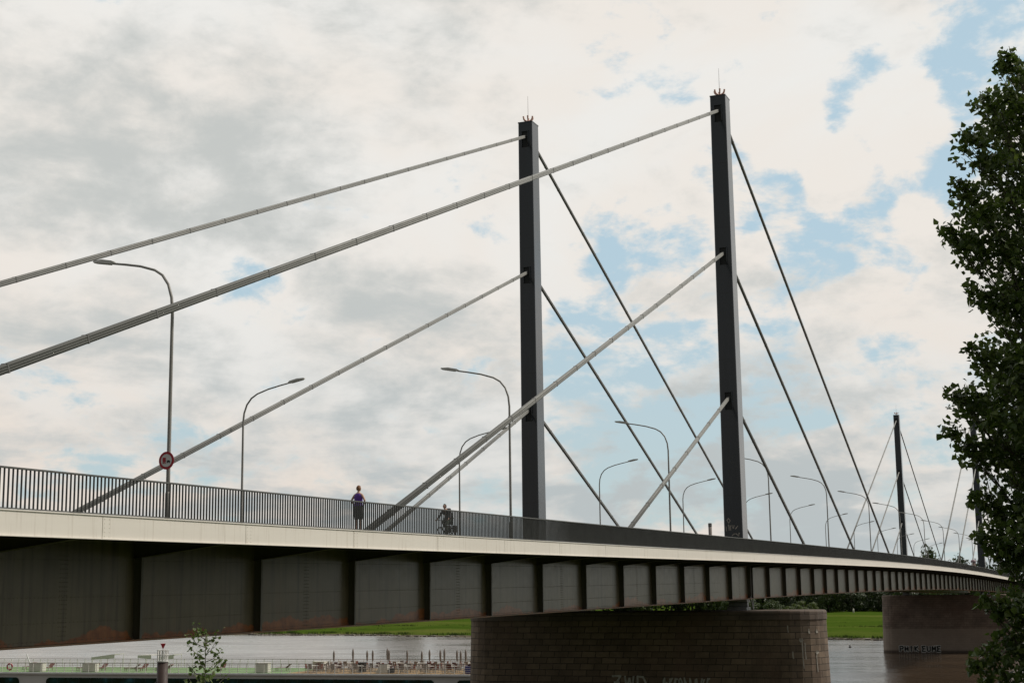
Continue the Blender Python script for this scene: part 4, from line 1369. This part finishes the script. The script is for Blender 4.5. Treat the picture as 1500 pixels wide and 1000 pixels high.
# lifebuoy and leaning white pole at the left
o = empty('lifebuoy', on(.1, 59.4, .62), SR); tag(o, 'red lifebuoy ring hanging on the ship railing at the left', 'lifebuoy')
mb = MB(); mb.tube([(0, .36*cos(2*pi*k/20), .36*sin(2*pi*k/20)) for k in range(21)], .085, 8, False); mb.build('ring', MAT['red'], o, True)
mb = MB()
for k in range(4):
    w = k*pi/2 + .4; mb.box((0, .36*cos(w), .36*sin(w)), (.19,.13,.19), 0, Matrix.Rotation(w, 3, 'X'))
mb.build('bands', MAT['white'], o)
o = empty('davit', on(4.0, 59.6), SR); tag(o, 'leaning white davit arm on the ship deck at the left', 'davit')
mb = MB(); mb.tube([(0,-.6,0),(0,-.3,.8),(0,.25,1.9)], [.09,.08,.06], 8); mb.build('arm', MAT['ship_white'], o)
mb = MB(); mb.box((0,-.62,.03),(.4,.4,.06)); mb.build('base', MAT['ship_white'], o)

# ------------------------------------------------------------------ CAMERA
cam = bpy.data.cameras.new('camera'); co = bpy.data.objects.new('camera', cam); COL.objects.link(co)
yw, pt, rl, fpx = .38391, .16689, -.01234, 2163.39
F = Vector((cos(yw)*cos(pt), sin(yw)*cos(pt), sin(pt))); Rr = Vector((sin(yw), -cos(yw), 0)); Uu = Rr.cross(F)
R2_ = Rr*cos(rl) + Uu*sin(rl); U2_ = -Rr*sin(rl) + Uu*cos(rl)
co.matrix_world = Matrix.Translation((-126.02296, -29.74879, -7.86245)) @ Matrix((R2_, U2_, -F)).transposed().to_4x4()
cam.sensor_width = 36; cam.lens = fpx / 1500 * 36
cam.shift_x = (750 - 740.6) / 1500; cam.shift_y = (501.56 - 500) / 1500
cam.clip_start = .5; cam.clip_end = 8000
scene.camera = co

# ------------------------------------------------------------------ LIGHT AND SKY
SUN_AZ, SUN_EL = radians(-58), radians(46)     # azimuth measured from +x towards +y
sd = Vector((cos(SUN_AZ)*cos(SUN_EL), sin(SUN_AZ)*cos(SUN_EL), sin(SUN_EL)))
sl = bpy.data.lights.new('sun', 'SUN'); so = bpy.data.objects.new('sun', sl); COL.objects.link(so)
so.rotation_euler = (-sd).to_track_quat('-Z', 'Y').to_euler()
sl.energy = 2.4; sl.angle = radians(10); sl.color = (1, .92, .8)

w = bpy.data.worlds.new('World'); scene.world = w; w.use_nodes = True
nt = w.node_tree
bg = nt.nodes['Background']
tc = N(nt, 'ShaderNodeTexCoord'); D = tc.outputs['Generated']
sky = N(nt, 'ShaderNodeTexSky', sky_type='NISHITA', sun_disc=False)
sky.sun_elevation = SUN_EL; sky.sun_rotation = pi/2 - SUN_AZ
sky.air_density = 1.0; sky.dust_density = 1.2; sky.altitude = 40
sx = N(nt, 'ShaderNodeSeparateXYZ'); L(nt, D, sx.inputs[0])
dz = mth(nt, 'ADD', mth(nt, 'MAXIMUM', sx.outputs['Z'], 0), .16)
cx = N(nt, 'ShaderNodeCombineXYZ'); L(nt, mth(nt, 'DIVIDE', sx.outputs['X'], dz), cx.inputs[0]); L(nt, mth(nt, 'DIVIDE', sx.outputs['Y'], dz), cx.inputs[1])
cx.inputs[2].default_value = 3.7
Pv = cx.outputs[0]
# mid-scale shape noise works on a mix of plan projection and direction, so that puffs keep their shape higher up
nA = noise(nt, 1.55, 9, .56, Pv, .35)
vm = N(nt, 'ShaderNodeMapping'); vm.inputs['Scale'].default_value = (1, 1, 1.9); vm.inputs['Location'].default_value = (3.1, 1.7, .4); L(nt, D, vm.inputs['Vector'])
nB = noise(nt, 8.5, 10, .6, vm.outputs[0], .3)
nD = noise(nt, 24, 8, .6, vm.outputs[0], .2)
nC = noise(nt, 2.6, 5, .5, vm.outputs[0], .2)
cov = mth(nt, 'ADD', mth(nt, 'MULTIPLY', nA.outputs['Fac'], .45), mth(nt, 'ADD', mth(nt, 'MULTIPLY', nB.outputs['Fac'], .65), mth(nt, 'SUBTRACT', mth(nt, 'MULTIPLY', nD.outputs['Fac'], .46), .07)))
def blob(d, rad_deg, amt):
    v = Vector(d).normalized()
    m = N(nt, 'ShaderNodeVectorMath', operation='DOT_PRODUCT'); L(nt, D, m.inputs[0]); m.inputs[1].default_value = v
    return mth(nt, 'MULTIPLY', mapr(nt, m.outputs['Value'], cos(radians(rad_deg)), 1, 0, 1, True), amt)
bias = None
for d, rd, am in [((0.9654, 0.1019, 0.2401), 4.97, -0.12), ((0.9409, 0.1339, 0.311), 2.65, -0.09), ((0.9388, 0.0553, 0.34), 2.98, -0.12), ((0.9396, 0.2703, 0.2099), 3.31, -0.12), ((0.921, 0.3118, 0.2336), 1.66, -0.05), ((0.9576, 0.1764, 0.2278), 2.98, -0.11), ((0.8659, 0.3474, 0.36), 1.32, -0.05), ((0.8909, 0.2844, 0.3542), 1.16, -0.05), ((0.8019, 0.5666, 0.1896), 2.98, -0.11), ((0.8319, 0.5176, 0.2001), 1.66, -0.09), ((0.7578, 0.6296, 0.1715), 2.65, -0.11), ((0.95, 0.1101, 0.2921), 2.48, 0.24), ((0.9505, 0.1506, 0.2719), 1.49, 0.22), ((0.9546, 0.1476, 0.2587), 1.66, 0.16), ((0.9366, 0.178, 0.3018), 2.32, 0.12), ((0.9664, 0.1023, 0.2358), 1.16, 0.14), ((0.9758, 0.0882, 0.2), 3.64, 0.08), ((0.924, 0.1829, 0.3359), 4.63, 0.08), ((0.9495, 0.2902, 0.1196), 4.97, -0.09), ((0.9626, 0.2518, 0.1004), 3.64, -0.06), ((0.9738, 0.1695, 0.1517), 4.3, -0.04), ((0.793, 0.5318, 0.2971), 13.9, 0.09), ((0.9229, 0.2681, 0.2764), 3.97, 0.06), ((0.8778, 0.3728, 0.3008), 6.62, 0.06), ((0.9306, 0.3213, 0.1751), 1.99, -0.08)]:
    b = blob(d, rd, am)
    bias = b if bias is None else mth(nt, 'ADD', bias, b)
cov = mth(nt, 'ADD', cov, bias)
mask = mapr(nt, cov, .568, .69, 0, 1, True)
# cloud body: white tops, grey thick parts, warm low band
gb = None
for d, rd, am in [((0.8232, 0.4978, 0.2731), 3.64, 0.2), ((0.8304, 0.5016, 0.2425), 2.98, 0.12), ((0.7243, 0.5948, 0.3487), 5.63, 0.1), ((0.751, 0.6164, 0.2365), 4.63, 0.05), ((0.871, 0.4408, 0.2169), 4.3, 0.1), ((0.8726, 0.4007, 0.2792), 6.62, -0.14), ((0.9494, 0.1143, 0.2924), 2.98, -0.2), ((0.9225, 0.1824, 0.34), 5.3, -0.15), ((0.8363, 0.5148, 0.189), 1.99, -0.18), ((0.8971, 0.4126, 0.1581), 3.97, 0.08), ((0.9733, 0.1229, 0.1936), 3.97, -0.12), ((0.9075, 0.2862, 0.3076), 4.3, -0.1), ((0.9844, 0.1521, 0.0884), 8.61, 0.3), ((0.968, 0.2402, 0.0729), 6.62, 0.22), ((0.9152, 0.3908, 0.0984), 6.62, 0.08), ((0.8166, 0.5687, 0.0985), 6.62, 0.06), ((0.9798, 0.1491, 0.1329), 6.62, 0.1), ((0.7628, 0.5643, 0.3157), 9.93, -0.08)]:
    b = blob(d, rd, am); gb = b if gb is None else mth(nt, 'ADD', gb, b)
fine = mth(nt, 'ADD', mth(nt, 'MULTIPLY', mth(nt, 'SUBTRACT', nB.outputs['Fac'], .5), 1.5), mth(nt, 'MULTIPLY', mth(nt, 'SUBTRACT', nD.outputs['Fac'], .5), 1.0))
fine = mth(nt, 'ADD', fine, mth(nt, 'MULTIPLY', mth(nt, 'SUBTRACT', nA.outputs['Fac'], .5), mapr(nt, sx.outputs['Z'], .06, .3, 3.2, .5)))
vm2 = N(nt, 'ShaderNodeMapping'); vm2.inputs['Scale'].default_value = (1, 1, 1.9); vm2.inputs['Location'].default_value = (3.1 + .008, 1.7 - .018, .4 + .03); L(nt, D, vm2.inputs['Vector'])
nB2 = noise(nt, 8.5, 10, .6, vm2.outputs[0], .3)
relief = mth(nt, 'SUBTRACT', nB2.outputs['Fac'], nB.outputs['Fac'])
fine = mth(nt, 'ADD', fine, mth(nt, 'MULTIPLY', relief, 1.7))
thick = mth(nt, 'ADD', mth(nt, 'MULTIPLY', mth(nt, 'SUBTRACT', nC.outputs['Fac'], .5), 1.6), mth(nt, 'ADD', fine, gb))
low = mapr(nt, sx.outputs['Z'], .02, .26, 1, 0, True)
nT = noise(nt, 4.2, 5, .55, vm.outputs[0], .4)
tint = mapr(nt, nT.outputs['Fac'], .38, .62, 0, 1, True)
c_high = mixc(nt, tint, (8.5, 8.4, 8.1), (8.5, 8.05, 7.5))
c_low = mixc(nt, tint, (7.3, 7.25, 7.0), (7.9, 7.1, 6.35))
c_white = mixc(nt, low, c_high, c_low)
c_grey = mixc(nt, low, (5.6, 5.8, 5.65), (4.85, 5.3, 5.4))
behind = mapr(nt, sx.outputs['X'], -.7, .35, .3, 1, True)  # unseen sky behind the camera dimmed, added to darken faces turned that way
cloud = mixc(nt, mapr(nt, thick, -.24, .52, 0, 1, True), c_white, c_grey)
# blue part: clear sky seen through thin high veil
veil = mixc(nt, low, (5.1, 6.8, 7.7), (5.3, 6.5, 6.8))
blue = mixc(nt, .8, sky.outputs['Color'], veil)
col = mixc(nt, mask, blue, cloud)
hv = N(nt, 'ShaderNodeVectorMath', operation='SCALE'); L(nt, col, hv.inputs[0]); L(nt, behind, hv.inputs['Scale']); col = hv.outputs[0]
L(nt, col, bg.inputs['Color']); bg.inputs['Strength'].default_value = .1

scene.view_settings.view_transform = 'Standard'
scene.view_settings.look = 'None'
scene.view_settings.exposure = 0
scene.view_settings.gamma = 1
scene.render.engine = 'CYCLES'
scene.cycles.max_bounces = 6
